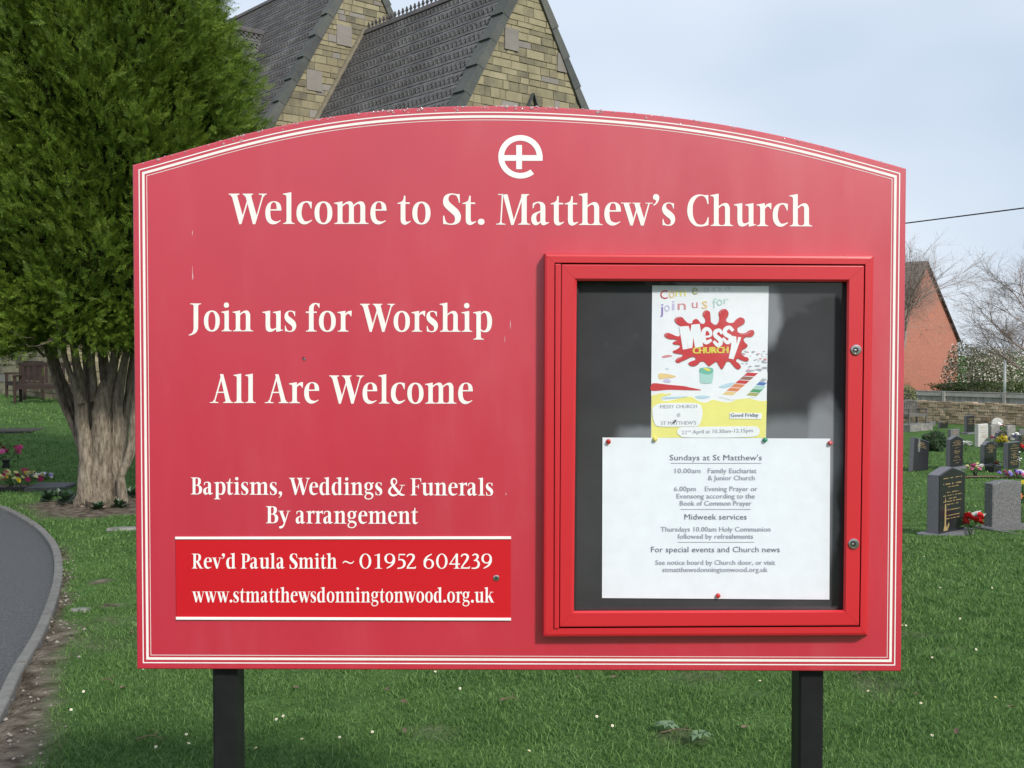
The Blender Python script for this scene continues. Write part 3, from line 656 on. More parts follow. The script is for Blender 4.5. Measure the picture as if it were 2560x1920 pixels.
# house
g2 = Vector((math.sin(R(44.8)), math.cos(R(44.8)), 0)); h2 = Vector((-g2.y, g2.x, 0)); HS_ = 80/60; HO = Vector((30, 80, 0)); HZ = 232/F*80
house = thing("brick_house", "red brick house with a blank steep gable wall behind the fence", "house", HO)
hI = Matrix.Translation(-HO); rot = math.atan2(g2.y, g2.x)
def Hp(a, b, z): return HO + g2 * a * HS_ + h2 * b * HS_ + Vector((0, 0, z + EYE))
def hb(mb, name, mat, par=None):
    me = mb.me(mat); me.transform(hI); return part(name, me, par or house)
mb = MB(); ev = HZ - 4.25 * HS_; v = [Hp(-4.3, 0, -7), Hp(4.3, 0, -7), Hp(4.3, 0, ev), Hp(0, 0, HZ - .1), Hp(-4.3, 0, ev)]; v2 = [x + h2 * 15 for x in v]
mb.add(v + v2, [(0,1,2,3,4), (9,8,7,6,5)] + [(i, i+5, (i+1) % 5 + 5, (i+1) % 5) for i in range(5)])
me = mb.me(m_brick); me.transform(Matrix.Rotation(-rot, 4, 'Z') @ hI); o = part("gable_wall", me, house); o.rotation_euler = (0, 0, rot)
for sg in (-1, 1):
    dn = (g2 * sg * 4.3 * HS_ + Vector((0, 0, ev - HZ + .1))); sl_ = dn.length + .35; dn.normalize(); nn = (Vector((0, 0, 1)) - dn * dn.z).normalized()
    mb = MB(); a = Hp(0, -.12, HZ - .06); b = a + h2 * 15.3; p4 = [a, b, b + dn * sl_, a + dn * sl_]; mb.add(p4 + [x + nn * .07 for x in p4], [(0,1,2,3), (4,7,6,5), (0,4,5,1), (1,5,6,2), (2,6,7,3), (3,7,4,0)])
    ro = hb(mb, "roof", m_rtile)
    if sg < 0:
        row = 0; me1 = None
        while row < 22:
            for i in range(0, 13):
                s_ = i * .33 + (row % 2) * .16; q = a + dn * (row * .33 + .02) + h2 * s_ + nn * .075
                tmb = MB(); e1 = h2 * .31; e2 = dn * .36; t4 = [q, q + e1, q + e1 + e2 + nn * .03, q + e2 + nn * .03]; tmb.add(t4 + [x + nn * .03 for x in t4], [(4,7,6,5), (2,6,7,3), (3,7,4,0), (1,5,6,2)]); hb(tmb, "roof_tile", m_rtile, ro)
            row += 1
    mb = MB(); c = a - h2 * .03; p4 = [c, c + dn * sl_, c + dn * sl_ - Vector((0, 0, .22)), c - Vector((0, 0, .22))]; mb.add(p4 + [x - h2 * .03 for x in p4], [(4,5,6,7), (0,1,5,4), (1,2,6,5), (2,3,7,6), (3,0,4,7), (3,2,1,0)]); hb(mb, "bargeboard", m_dwood)
# white dashes of the side window frame seen through the twigs
mb = MB(); q = Hp(-1.9, 1.9, HZ - 1.72 * HS_); mb.box((-.04, -.3, -.9), (.04, .3, .02), Matrix.Translation(q) @ Matrix.Rotation(rot, 4, 'Z')); hb(mb, "roof_vent", m_white)

# blossom bushes
m_bush = M_("hedge_leaf", [(0.03,0.045,0.016),(0.06,0.085,0.028),(0.11,0.13,0.05)], 1, .7, island=.8, lo=.1, hi=.9, trans=.15)
m_blos = flat("blossom", (0.62,0.58,0.5), .8)
def bush(name, label, c, rx, ry, rz, n, blossom, leaf=.09, mat=None, seed=0, group=None, cat="bush"):
    rr = np.random.default_rng(seed); t = thing(name, label, cat, c, group=group); u = rr.normal(0, 1, (n, 3)); u /= np.linalg.norm(u, axis=1)[:, None]
    lum = 1 + .16 * np.sin(5*u[:, 0] + seed) * np.sin(4*u[:, 2] + 2) + .12 * np.sin(11*u[:, 1] + 9*u[:, 2] + seed); rad = (rr.random(n) ** .33 * .5 + .5) * lum
    P = u * rad[:, None] * np.array([rx, ry, rz]); P[:, 2] += rz * .85; P[:, 2] = np.abs(P[:, 2])
    def lv(P, s, fl):
        m = len(P); a = rr.normal(0, 1, (m, 3)); a /= np.linalg.norm(a, axis=1)[:, None]; b = np.cross(a, rr.normal(0, 1, (m, 3))); b /= np.linalg.norm(b, axis=1)[:, None]; s = s[:, None]
        V = np.stack([P - a*s*.5, P + b*s*.28*fl, P + a*s*.5, P - b*s*.28*fl], 1).reshape(-1, 3); i0 = np.arange(m)*4
        return V, np.stack([i0, i0+1, i0+2, i0+3], -1)
    k = int(n * (1 - blossom)); V, Q = lv(P[:k], rr.uniform(.6, 1.4, k) * leaf, 1); part("foliage", big_mesh(V, Q, mat=mat or m_bush), t)
    if blossom > 0:
        V, Q = lv(P[k:] * 1.03, rr.uniform(.5, 1.2, n - k) * leaf * .85, 2); part("blossom", big_mesh(V, Q, mat=m_blos), t)
    mb = MB()
    for i in range(14):
        a = rr.uniform(0, 6.28); mb.tube([(0, 0, 0), (math.cos(a)*rx*.4, math.sin(a)*ry*.4, rz*.8), (math.cos(a)*rx*.85, math.sin(a)*ry*.8, rz*(1.1 + .7*rr.random()))], [.03, .02, .006], 4, False)
    part("stems", mb.me(m_twig), t); return t
for i, (px, top, Y, rx, bl, lb) in enumerate(((2425, 852, 74, 1.65, .3, "dense green bush with pale blossom right against the brick gable"), (2478, 868, 76, 1.7, .5, "white blossoming bush behind the street lamp"),
        (2545, 862, 78, 2.2, .35, "twiggy blossoming bush beyond the street lamp at the right edge"), (2640, 850, 58, 1.8, .3, "green blossoming bush outside the picture edge"))[:3]):
    c = at(px, 1010, Y); H = (1010 - top) / F * Y; bush("blossom_bush", lb, c, rx, 1.5, H / 1.9, 6000, bl, .14, seed=i + 1, group="blossoming bushes behind the fence")
c = at(2460, 985, 69); bush("low_hedge", "low clipped green hedge just behind the fence", c, 3.5, .8, .42, 5000, 0, .12, M_("hedge_green", [(0.05,0.075,0.02),(0.10,0.13,0.04)], 2, .8, island=.7, trans=.1), 9, cat="hedge")

# street lamp
c = at(2511, 1010, 66); Hl = (1010 - 880) / F * 66
lamp = thing("street_lamp", "pale tall street lamp with a short curved arm beyond the fence", "street lamp", c)
mb = MB(); mb.tube([(0,0,-1), (0,0,Hl*.5), (0,0,Hl-.25)], [.1,.09,.08], 8); mb.build("pole", m_lamp, lamp, True)
mb = MB(); mb.tube([(0,0,Hl-.27), (.02,0,Hl-.1), (.12,0,Hl+.0), (.3,0,Hl+.03), (.42,0,Hl+.03)], .07, 8); mb.build("arm", m_lamp, lamp, True)
mb = MB(); mb.lathe([(.03,-.4),(.16,-.3),(.2,0),(.17,.3),(.04,.5)], 10, Matrix.Translation((.66,0,Hl+.05)) @ Matrix.Rotation(R(84), 4, 'Y') @ Matrix.Diagonal((.7,1,1,1))); mb.build("lamp_head", m_white, lamp, True)

# overhead cable from the chancel wall
a = C(-7.25, 3.0, 2.35); b = at(2264, 558, 24.0); c = at(2560, 513, 21.5); dd = (c - b); e = c + dd * 4.5
pts = [];
for i in range(41):
    t = i / 40; pts.append(a.lerp(b, t) - Vector((0, 0, .12 * math.sin(math.pi * t))))
for i in range(1, 41):
    t = i / 40; pts.append(b.lerp(e, t) - Vector((0, 0, .1 * math.sin(math.pi * t))))
mb = MB(); mb.tube(pts, .0135, 6); tag(mb.build("overhead_cable", flat("cable_black", (.015,.015,.02)), smooth=True), "thin black overhead cable crossing the pale sky at the right", "cable")

# wooden fence behind the stone wall
FS = Vector((25.1, 54, 0)); ftop = -1.94 + EYE; fence = thing("wooden_fence", "weathered grey board fence with posts and rail along the top of the churchyard wall", "fence", FS)
FM = Matrix((( DV.x, UV.x, 0, 0), (DV.y, UV.y, 0, 0), (0, 0, 1, 0), (0, 0, 0, 1)))   # x along fence, y outward-right
def fpart(mb, name, mat, par=fence): 
    me = mb.me(mat); me.transform(FM); return part(name, me, par)
s_ = -3.0; i = 0
while s_ < 8.5:
    w_ = .13 + random.uniform(-.006, .006); mb = MB(); mb.box((s_, .03 + .004*(i % 3), ftop - 1.6), (s_ + w_ - .008, .05 + .004*(i % 3), ftop - .02 + random.uniform(-.006, .006))); fpart(mb, "board", m_wood); s_ += w_; i += 1
for x in (-2.3, .85, 4.0, 7.15):
    mb = MB(); mb.box((x, -.07, ftop - 1.7), (x + .14, .03, ftop + .0)); fpart(mb, "post", m_wood)
mb = MB(); mb.box((-3, -.045, ftop - .015), (8.5, .09, ftop + .02)); fpart(mb, "capping_rail", m_wood)
mb = MB(); mb.box((-3, -.028, ftop - .24), (8.5, .029, ftop - .02)); fpart(mb, "gravel_board", m_wood)
# rubble wall
WS = at(2560, 1014, 50); wtop = WS.z; swall = thing("stone_wall", "low brown rubble stone wall bounding the graves in front of the wooden fence", "wall", (WS.x, WS.y, 0)); o0 = swall.location
mb = MB(); mb.box((-4, 0, wtop - 2), (16, .35, wtop - .04)); me = mb.me(M_("earthy_mortar", [(0.10,0.085,0.06),(0.17,0.15,0.11)], 5, .95, .4)); me.transform(FM); body = part("wall_core", me, swall)
m_rub = M_("rubble_stone", [(0.15,0.11,0.075),(0.30,0.225,0.15),(0.42,0.325,0.225),(0.54,0.46,0.34)], 5, .95, .6, 20, objr=.65, lo=.2, hi=.8)
courses(Vector((0, 0, 0)), DV, -UV, gzf(WS.x, WS.y) - .1, wtop, lambda z: (-1.2, 7.2), body, m_rub, hmin=.09, hmax=.17, lmin=.18, lmax=.48, limit=290, seed=21, depth=(.02, .07))
s_ = -1.6
while s_ < 7.5:
    l = random.uniform(.35, .6); mb = MB(); mb.box((s_, -.03, wtop - .03), (s_ + l - .02, .38, wtop + .04 + random.uniform(-.03, .04))); fpart(mb, "coping_stone", m_rub, body); s_ += l
bush("ivy_bush", "yellowish leafy shrub growing at the foot of the fence beside the sign edge", at(2268, 1014, 49.5), .42, .4, .5, 900, 0, .09, M_("ivy_leaf", [(0.10,0.12,0.04),(0.22,0.23,0.09)], 3, .7, island=.8), 31)

# ------------------------------------------------------------ lettering
def contour(txt):
    """'x,y x,y! ...' smooth points by default, ! marks a corner"""
    pts = [];
    for w in txt.split():
        c = w.endswith('!'); x, y = w.rstrip('!').split(','); pts.append((float(x), float(y), c))
    n = len(pts); out = []
    for i in range(n):
        p1, p2 = pts[i], pts[(i+1) % n]; out.append((p1[0], p1[1]))
        if p1[2] and p2[2]: continue
        p0 = p1 if p1[2] else pts[i-1]; p3 = p2 if p2[2] else pts[(i+2) % n]; S = 5
        for k in range(1, S):
            t = k / S; q = []
            for d in (0, 1):
                a, b, c, e = p0[d], p1[d], p2[d], p3[d]; q.append(0.5 * (2*b + (c-a)*t + (2*a-5*b+4*c-e)*t*t + (3*b-a-3*c+e)*t**3))
            out.append(tuple(q))
    return out
def OV(cx, cy, rx, ry, e=2.25, n=28, rev=False):
    P = []
    for k in range(n):
        t = 2*math.pi*k/n; c, s = math.cos(t), math.sin(t); P.append((cx + rx*math.copysign(abs(c)**(2/e), c), cy + ry*math.copysign(abs(s)**(2/e), s)))
    return P
def ST(pts, closed=False):
    """variable width stroke: returns list of (quad strips) as ('S', left, right)"""
    P = [(a, b, w) for a, b, w in pts]; Q = []
    for i in range(len(P) - 1):
        p0, p1, p2, p3 = P[max(i-1, 0)], P[i], P[i+1], P[min(i+2, len(P)-1)]
        for k in range(5):
            t = k / 5; Q.append([0.5 * (2*b + (c-a)*t + (2*a-5*b+4*c-e)*t*t + (3*b-a-3*c+e)*t**3) for a, b, c, e in zip(p0, p1, p2, p3)])
    Q.append(list(P[-1])); Lf, Rt = [], []
    for i, (x, y, w) in enumerate(Q):
        a, b = Q[max(i-1, 0)], Q[min(i+1, len(Q)-1)]; dx, dy = b[0]-a[0], b[1]-a[1]; l = math.hypot(dx, dy) or 1
        Lf.append((x - dy/l*w/2, y + dx/l*w/2)); Rt.append((x + dy/l*w/2, y - dx/l*w/2))
    return ('S', Lf, Rt)
def fs(x, w=16, l=11, r=11, y=0):
    return [contour(f"{x-l},{y}! {x-l},{y+2.6}! {x-3},{y+4.6} {x},{y+11}! {x+w},{y+11}! {x+w+3},{y+4.6} {x+w+r},{y+2.6}! {x+w+r},{y}!")]
def ts(x, w=16, l=10, r=10, y=100):
    return [contour(f"{x-l},{y}! {x-l},{y-2.6}! {x-3},{y-4.6} {x},{y-10}! {x+w},{y-10}! {x+w+3},{y-4.6} {x+w+r},{y-2.6}! {x+w+r},{y}!")]
def ff(x, y, w=16): return [contour(f"{x-12},{y-5}! {x-12},{y-7.6}! {x-3},{y-9.5} {x},{y-16}! {x+w},{y-16}! {x+w},{y}!")]
def bar(x0, y0, x1, y1): return [[(x0, y0), (x1, y0), (x1, y1), (x0, y1)]]
def arch(x, s): # arch from stem right edge x to the next stem, s = stem left edge
    return [contour(f"{x-1},56! {x-1},63! {x+9},70.5 {x+21},75 {s+10},72 {s+16},60! {s+16},0! {s},0! {s},56! {s-2},64.5 {s-9},66.5 {x+9},64.5 {x+4},61!")]
GL = {
 'o': (60, [[OV(30, 36.7, 29.5, 38), OV(30, 36.7, 13.5, 33)]]),
 'e': (53, [[contour("53,44! 53,50 50,64 41,72.5 29,75 15,71.5 4,58 0,36 4,14 14,2 26,-1.5 38,1.5 51,10! 50.5,13! 42,9 33,8.5 22,14 17.5,26 16.5,44!"), contour("17,48.5! 18.5,62 23,70 28.5,71.5 34,69 37,60 37.5,48.5!")]]),
 'c': (51, [[contour("50.5,73.5! 50,51! 47.5,51! 44,60 38,69 31,70.5 22,64 16.8,40 19,22 27,9.5 35,8.5 43,10.5 51,14! 51.5,11! 38,1.5 27,-1.5 14,2 3.5,15 0,36 4,58 16,71 30,75 40,75 46,73!")]]),
 's': (43, [[contour("38,73! 38,55! 35.5,55! 33,64 28,70 21,71.5 14.5,69 13,62 16,54.5 27,46 38,35 42,21 38,7 28,-0.5 17,-1.5 7,0.5 2,0! 1.5,21! 4,21! 7,10.5 12,4 19,2 26,4.5 28,12 25,20.5 14,29.5 4,40 0,53 4,67 13,73.5 22,75 30,73.5 35,72!")]]),
 'S': (56, [[contour("52,100! 53,71! 49.5,71! 47,85 40,95 30,97.5 20.5,94 17,84 20,74 32,62 47,48 55,33 56,22 52,8 40,0 24,-2 11,0 0.5,0.5! 0,28! 4,28! 7,14 13,5 23,2 33,5 37.5,14 36,26 27,36 12,50 2.5,62 0,76 4,91 15,99.5 29,101.5 40,100 48,99!")]]),
 't': (43, [[contour("0,67! 10.5,67! 10.5,30 10.5,14 13,4 20,-1.5 28,-1.5 36,3 43,8.5! 42.5,11! 34,8 29,8.5 26.5,13 26,25 26,67! 40,67! 40,72! 26,72! 26,94! 21,94! 19.5,83 14,75 0,69.5!")]]),
 'l': (40, [bar(12, 5, 28, 95), fs(12), ff(12, 105)]),
 'i': (40, [bar(12, 5, 28, 65), fs(12), ff(12, 75), [OV(19, 94, 9.5, 9.5)]]),
 'm': (115, [bar(12, 5, 28, 65), fs(12), ff(12, 75), arch(28, 49.5), arch(65.5, 87), fs(49.5), fs(87)]),
 'n': (77, [bar(12, 5, 28, 65), fs(12), ff(12, 75), arch(28, 49.5), fs(49.5)]),
 'h': (77, [bar(12, 5, 28, 95), fs(12), ff(12, 105), arch(28, 49.5), fs(49.5)]),
 'r': (49, [bar(12, 5, 28, 65), fs(12), ff(12, 75), [contour("27,54! 31,60 37,64 43,61 46.5,55! 49,55! 50,75! 45,75 38,73 32,69 27,62!")]]),
 'u': (74, [[contour("12,60! 12,18 16,3 27,-1.5 38,1 49.5,8.5! 49.5,13.5! 42,10 35,9 30,12 28,22 28,60!")], ff(12, 75), [contour("49.5,62! 65.5,62! 65.5,9! 67,6! 74,6.5! 74,4! 60,0! 49.5,-1.5!")], ff(49.5, 75)]),
 'a': (57, [[contour("5,70! 4,54! 7,54! 10,64 17,70 23,70.5 28,66 29,57 29,46! 22,43 10,38 2,30 0,17 4,4 13,-1.5 22,1 30,8! 33,1 40,-1.5 49,2 57,7! 56.5,9.5! 50,8 46,10 45,16 45,55 43,66 36,73 25,75.5 15,74!"), contour("29,41! 22,37 17,31 16,20 18,11 23,8.5 29,12!")]]),
 'd': (66, [[contour("42,66! 34,73.5 26,75 12,70 3,56 0,36 4,13 12,1 23,-1.5 33,1 42,6! 42,11! 36,7 28,7 20,16 17,36 19,58 24,69 31,70 37,67 42,62!")], [contour("40,90! 56,90! 56,9! 58,5.5! 66,5.5! 66,3! 52,0! 40,-1!")], ff(40, 105)]),
 'p': (69, [bar(12, -23, 28, 65), fs(12, y=-28), ff(12, 75), [contour("27,66! 36,73.5 45,75 58,70 66,56 68.5,37 65,15 55,1 42,-1.5 34,0 27,5! 27,11! 35,5 42,5 49,14 51.5,36 49,58 43,68 36,68 27,61!")]]),
 'g': (58, [[OV(26, 51.5, 25, 23.5), OV(26, 51.5, 10.5, 18.5)], [contour("42,66! 48,73 54,75! 57,72 57,67! 52,68 46,62!")], [ST([(16,31,3),(8,25,5),(9,17,8),(18,12,11),(34,11,12),(46,5,12),(50,-5,10),(44,-18,6),(28,-24,5),(12,-21,6),(5,-12,8),(8,-2,6),(17,8,4)])]]),
 'f': (38, [[contour("11,5! 11,80 15,93 24,101 36,103 42,101 48,102! 47.5,86! 45,86! 41,93 36,98 31,97 28,90 27,78 27,5!")], fs(11), bar(0, 67, 38, 72)]),
 'k': (76, [bar(12, 5, 28, 95), fs(12), ff(12, 105), [contour("33,40! 47,50! 69,8! 72,3! 78,2.6! 78,0! 53,0!")], [contour("28,30! 28,36! 52,70! 58,70!")], bar(43, 69.5, 70, 72.5)]),
 'v': (62, [[contour("5,73! 22,73! 40,16! 36,-1! 28,-1!")], [contour("31,-1! 36,-1! 56,73! 51.5,73!")], bar(-3, 71, 30, 73.6), bar(43, 71, 65, 73.6)]),
 'w': (96, [[contour("5,73! 22,73! 39,16! 35,-1! 27,-1!")], [contour("31,-1! 35,-1! 50,52! 46.5,56!")], [contour("39,73! 56,73! 73,16! 69,-1! 61,-1!")], [contour("65,-1! 70,-1! 90,73! 85.5,73!")], bar(-3, 71, 30, 73.6), bar(34, 71, 60, 73.6), bar(76, 71, 99, 73.6)]),
 'y': (62, [[contour("5,73! 22,73! 40,14! 28,4!")], [contour("51.5,73! 56,73! 34,-5! 28,-19 18,-29 7,-30 3,-24 6,-18 14,-17! 20,-14 25,-6 30,4!")], bar(-3, 71, 30, 73.6), bar(43, 71, 65, 73.6)]),
 'W': (126, [[contour("9,98! 27,98! 48.5,20! 42,-1! 35,-1!")], [contour("38,-1! 42,-1! 65,76! 61,80!")], [contour("54,98! 73,98! 94.5,20! 88,-1! 80,-1!")], [contour("84,-1! 88,-1! 117,98! 112,98!")], ts(9, 18, 9, 9), ts(54, 19, 8, 8), ts(112, 5, 13, 9)]),
 'M': (108, [[contour("22,99! 37,99! 59,8! 56,-1! 48.5,-1!")], [contour("51.5,-1! 56,-1! 87,92! 83,97!")], bar(82, 5, 98.5, 98), fs(82, 16.5), ts(83, 15, 1, 8), [contour("18.5,97! 23,97! 17.5,0! 13,0!")], fs(13, 4.5, 13, 13), bar(7, 97, 26, 100)]),
 'C': (72, [[contour("70,101! 71,71! 67.5,71! 63,87 55,96 44,97.5 31,91 20,72 18,50 21,26 32,8 46,4 56,6 64,15 68,28! 71.5,28! 71,3! 60,0 45,-2 25,1 8,18 0,44 3,72 15,92 32,101 46,102 58,100 66,100!")]]),
 'J': (46, [[contour("18,94! 35,94! 35,20 33,5 26,-6 13,-13 0,-15.5! 0,-12.5! 10,-8 16,0 18,12 18,30!")], ts(18, 17, 13, 11)]),
 'A': (84, [[contour("37,103! 49,103! 75,5! 58,5!")], [contour("14,2! 18.5,2! 45,90! 41,98!")], bar(23, 36, 62, 40), fs(14, 4.5, 14, 13), fs(59, 16, 10, 9)]),
 'B': (68, [bar(11, 4, 27, 96), [contour("20,100! 36,100! 50,97 58,88 59,77 56,63 44,53! 20,51!"), contour("26,96! 34,96! 41,91 43,77 40,60 34,56! 26,56!")], [contour("20,56! 44,56! 60,48 66,36 66,24 60,8 42,0! 20,0!"), contour("26,52! 36,52! 45,46 49,30 46,10 38,4! 26,4!")], fs(11, 16, 11, 0), ts(11, 16, 11, 0)]),
 'R': (76, [bar(11, 4, 27, 96), [contour("20,100! 38,100! 52,96 60,86 61,74 57,58 46,48! 20,46!"), contour("26,96! 35,96! 43,90 45,74 41,56 34,51! 26,51!")], [contour("27,49! 44,49! 66,7! 71,2.8! 78,2.6! 78,0! 54,0!")], fs(11), ts(11, 16, 11, 0)]),
 'P': (63, [bar(11, 4, 27, 96), [contour("20,100! 38,100! 54,95 61,84 62,72 58,54 46,45 34,43! 20,43!"), contour("26,96! 35,96! 44,89 45.5,72 42,52 34,47! 26,47!")], fs(11), ts(11, 16, 11, 0)]),
 'F': (62, [bar(11, 4, 27, 96), [contour("20,100! 62,100! 62,78! 59,78! 56,90 50,95.5 40,96! 20,96!")], [contour("20,53! 40,53! 44,56 46,64! 49,64! 49,39! 46,39! 44,47 40,49! 20,49!")], fs(11), ts(11, 16, 11, 0)]),
 '.': (22, [[OV(11, 8.5, 10.5, 10)]]), ',': (22, [[contour("1,10 4,18 12,20 19,16 21,8 18,-4 10,-14 2,-18! 1,-15.5! 8,-10 11,-3 8,1 2,4")]]),
 "'": (22, [[contour("1,92 4,100 12,102 19,98 21,90 18,78 10,68 2,64! 1,66.5! 8,72 11,79 8,83 2,86")]]),
 '~': (62, [[ST([(0,34,3),(6,43,6),(16,47,8),(28,42,8),(38,36,8),(50,36,7),(57,42,5),(62,50,3)])]]),
 '0': (74, [[OV(36, 50, 33, 51.5, 2.0), OV(36, 50, 20, 46.5, 2.0)]]),
 '1': (58, [bar(25, 3, 38, 98), [contour("9,88! 9,91.5! 26,96 38,103! 38,90! 25,90!")], fs(25, 13, 14, 14)]),
 '2': (60, [[ST([(5,80,6),(12,92,8),(25,97,9),(39,91,12),(43,76,13),(36,56,12),(20,30,9),(7,8,8)])], [contour("2,0! 53,0! 56,16! 53,16! 48,8.5! 10,8.5! 2,4!")]]),
 '3': (54, [[ST([(8,88,6),(22,97,9),(36,91,12),(38,77,12),(31,62,9),(16,54,6)]), ST([(20,55,6),(36,52,10),(45,34,13),(39,12,12),(24,3,9),(3,3,7)])]]),
 '4': (62, [[ST([(43,99,6.5),(24,66,6.5),(4,31,6.5)])], bar(0, 27, 62, 34.5), bar(37, 3, 50, 101), fs(37, 13, 11, 11)]),
 '5': (52, [[contour("13,99! 49,99! 49,91! 17,91!")], [contour("13,99! 17.5,99! 15.5,58! 11,56!")], [ST([(11,57,5),(24,61,9),(38,55,12),(45,38,13.5),(41,17,12),(27,5,9),(5,2,7)])]]),
 '6': (64, [[OV(33, 32, 30, 33.5, 2.1), OV(33, 31, 17.5, 27.5, 2.1)], [ST([(9.5,34,13),(11,56,13),(24,80,10),(50,98,6)])]]),
 '9': (64, [[OV(31, 68, 30, 33.5, 2.1), OV(31, 69, 17.5, 27.5, 2.1)], [ST([(54.5,66,13),(53,44,13),(40,20,10),(14,2,6)])]]),
 '&': (100, [[ST([(84,58,4),(78,40,4.5),(64,14,6),(44,1,9),(22,0,12),(7,12,15),(5,28,14),(16,46,9),(36,60,6),(48,74,7),(46,90,7),(34,98,8),(22,92,11),(19,76,14),(30,54,16),(56,22,17),(76,4,13),(99,1,4)])], bar(68, 57, 101, 60.5)]),
}
CAPK = {('W','e'): -10, ('W','o'): -10, ('P','a'): -4, ('F','u'): -2, ('r','a'): -2, ('B','y'): 0, ('v',"'"): 0, ("'",'d'): 0, ('f','o'): 2, ('J','o'): 5}
ROUND = set("oecsSCdag069")
def layout(word, bold=0):
    x = 0; out = []; prev = None
    for ch in word:
        w, g = GL[ch]
        if prev: x += CAPK.get((prev, ch), 0) + (5 if prev in ROUND or prev in ".,'" else 2) + (3 if ch in ROUND or ch in ".,'" else 0) - (2 if prev in "wvy" or ch in "wvy" else 0)
        out.append((x, g)); x += w; prev = ch
    return out, x
class Flat:
    """flat shapes given in picture-plane units, laid on a plane at distance Yp"""
    def __init__(s, mp, dz=0.00003): s.v = []; s.f = []; s.mp = mp; s.k = 0; s.dz = dz
    def poly(s, cs):
        cs = [c for c in cs if len(c) > 2]; allp = [p for c in cs for p in c]; tri = tessellate_polygon([[Vector((p[0], p[1], 0)) for p in c] for c in cs])
        n = len(s.v); o = s.dz * (s.k % 7); s.k += 1; s.v += [s.mp(p[0], p[1], o) for p in allp]; s.f += [tuple(i + n for i in t) for t in tri]
    def strip(s, L, Rr):
        n = len(s.v); m = len(L); base = s.dz * (s.k % 7); s.k += 1
        for i in range(m):
            o = base + s.dz * .8 * i / m; s.v.append(s.mp(*L[i], o)); s.v.append(s.mp(*Rr[i], o))
        s.f += [(n+2*i, n+2*i+1, n+2*i+3, n+2*i+2) for i in range(m-1)]
    def rect(s, x0, y0, x1, y1): s.poly([[(x0,y0),(x1,y0),(x1,y1),(x0,y1)]])
    def word(s, w, x0, x1, yb0, yb1, cap, grow=0):
        lay, W_ = layout(w); sx = (x1 - x0) / W_; sy = cap / 100.0
        def T(p, ox): X_ = x0 + (p[0] + ox) * sx; return (X_, yb0 + (yb1 - yb0) * (X_ - x0) / (x1 - x0) - p[1] * sy)
        for ox, g in lay:
            for layer in g:
                st = [c for c in layer if c[0] == 'S']; ct = [c for c in layer if c[0] != 'S']
                if ct: s.poly([[T(p, ox) for p in c] for c in ct])
                for c in st: s.strip([T(p, ox) for p in c[1]], [T(p, ox) for p in c[2]])
    def stroke(s, pts):
        _, L, Rr = ST(pts); s.strip(L, Rr)
    def build(s, name, mat, parent, M=None, label=None):
        me = me_from(s.v, s.f, mat)
        if M: me.transform(M)
        return part(name, me, parent, label)
_fc = {}
def font_text(fl, body, x0, x1, yb, cap, yb1=None, bold=0.0, shear=0.0, hscale=None):
    """plain printed text with Blender's own built-in font, fitted to a measured box"""
    cu = bpy.data.curves.new("printing", 'FONT'); cu.body = body; cu.size = 1; cu.shear = shear; cu.resolution_u = 2
    o = bpy.data.objects.new("printing", cu); me = bpy.data.meshes.new_from_object(o)
    vs_ = [v.co.copy() for v in me.vertices]; fc = [tuple(p.vertices) for p in me.polygons]
    bpy.data.objects.remove(o); bpy.data.curves.remove(cu); bpy.data.meshes.remove(me)
    if not vs_: return
    xa, xb = min(v.x for v in vs_), max(v.x for v in vs_); k = cap / 0.64
    kx = (x1 - x0) / (xb - xa); n = len(fl.v); yb1 = yb if yb1 is None else yb1; fl.k += 1
    for sh in ((-bold, bold) if bold > 0 else (0,)):
        n = len(fl.v); fl.k += 1
        for v in vs_:
            X_ = x0 + (v.x - xa) * kx; fl.v.append(fl.mp(X_ + sh * k * 1.3, yb + (yb1 - yb) * (X_ - x0) / max(1e-6, x1 - x0) - v.y * k, fl.dz * (fl.k % 7)))
        fl.f += [tuple(i + n for i in f) for f in fc]

# ------------------------------------------------------------ the church sign
YS = 2.03
SO = Vector((at(1299, 1000, YS).x, YS + .03, 0)); SI = Matrix.Translation(-SO)
sign = thing("church_sign", "large red arched church welcome board on two black posts with a glazed notice case", "sign", SO)
def plane(off): return lambda x, y, o=0: at(x, y, YS - off - o)
def red(name, c, rough, var=.10, coat=0.0, spec=.7):
    m = M_(name, [tuple(x*(1-var) for x in c), c], 2.2, rough, .03, 700, spec=spec, coat=coat, detail=8); return m
def _patina(m):
    n, l = m.node_tree.nodes, m.node_tree.links; b = n["Principled BSDF"]; t = n.new("ShaderNodeTexCoord"); g = n.new("ShaderNodeMapping"); g.inputs[3].default_value = (6, 6, 1.6); l.new(t.outputs["Object"], g.inputs[0])
    z = n.new("ShaderNodeTexNoise"); z.inputs["Scale"].default_value = 2.4; z.inputs["Detail"].default_value = 9; z.inputs["Roughness"].default_value = .65; l.new(g.outputs[0], z.inputs[0])
    r = n.new("ShaderNodeMapRange"); r.inputs[1].default_value = .3; r.inputs[2].default_value = .7; r.inputs[3].default_value = .30; r.inputs[4].default_value = .44; l.new(z.outputs[0], r.inputs[0]); l.new(r.outputs[0], b.inputs["Roughness"])
    src = b.inputs["Base Color"].links[0].from_socket; mx = n.new("ShaderNodeMix"); mx.data_type = 'RGBA'; q = n.new("ShaderNodeMapRange"); q.inputs[1].default_value = .55; q.inputs[2].default_value = .8; q.inputs[3].default_value = 0; q.inputs[4].default_value = .06; l.new(z.outputs[0], q.inputs[0])
    l.new(q.outputs[0], mx.inputs[0]); l.new(src, mx.inputs[6]); mx.inputs[7].default_value = (.55, .22, .24, 1); l.new(mx.outputs[2], b.inputs["Base Color"])
m_red = red("satin_red_panel", (0.52, 0.013, 0.040), .35, coat=.7, spec=1.0)
_patina(m_red)
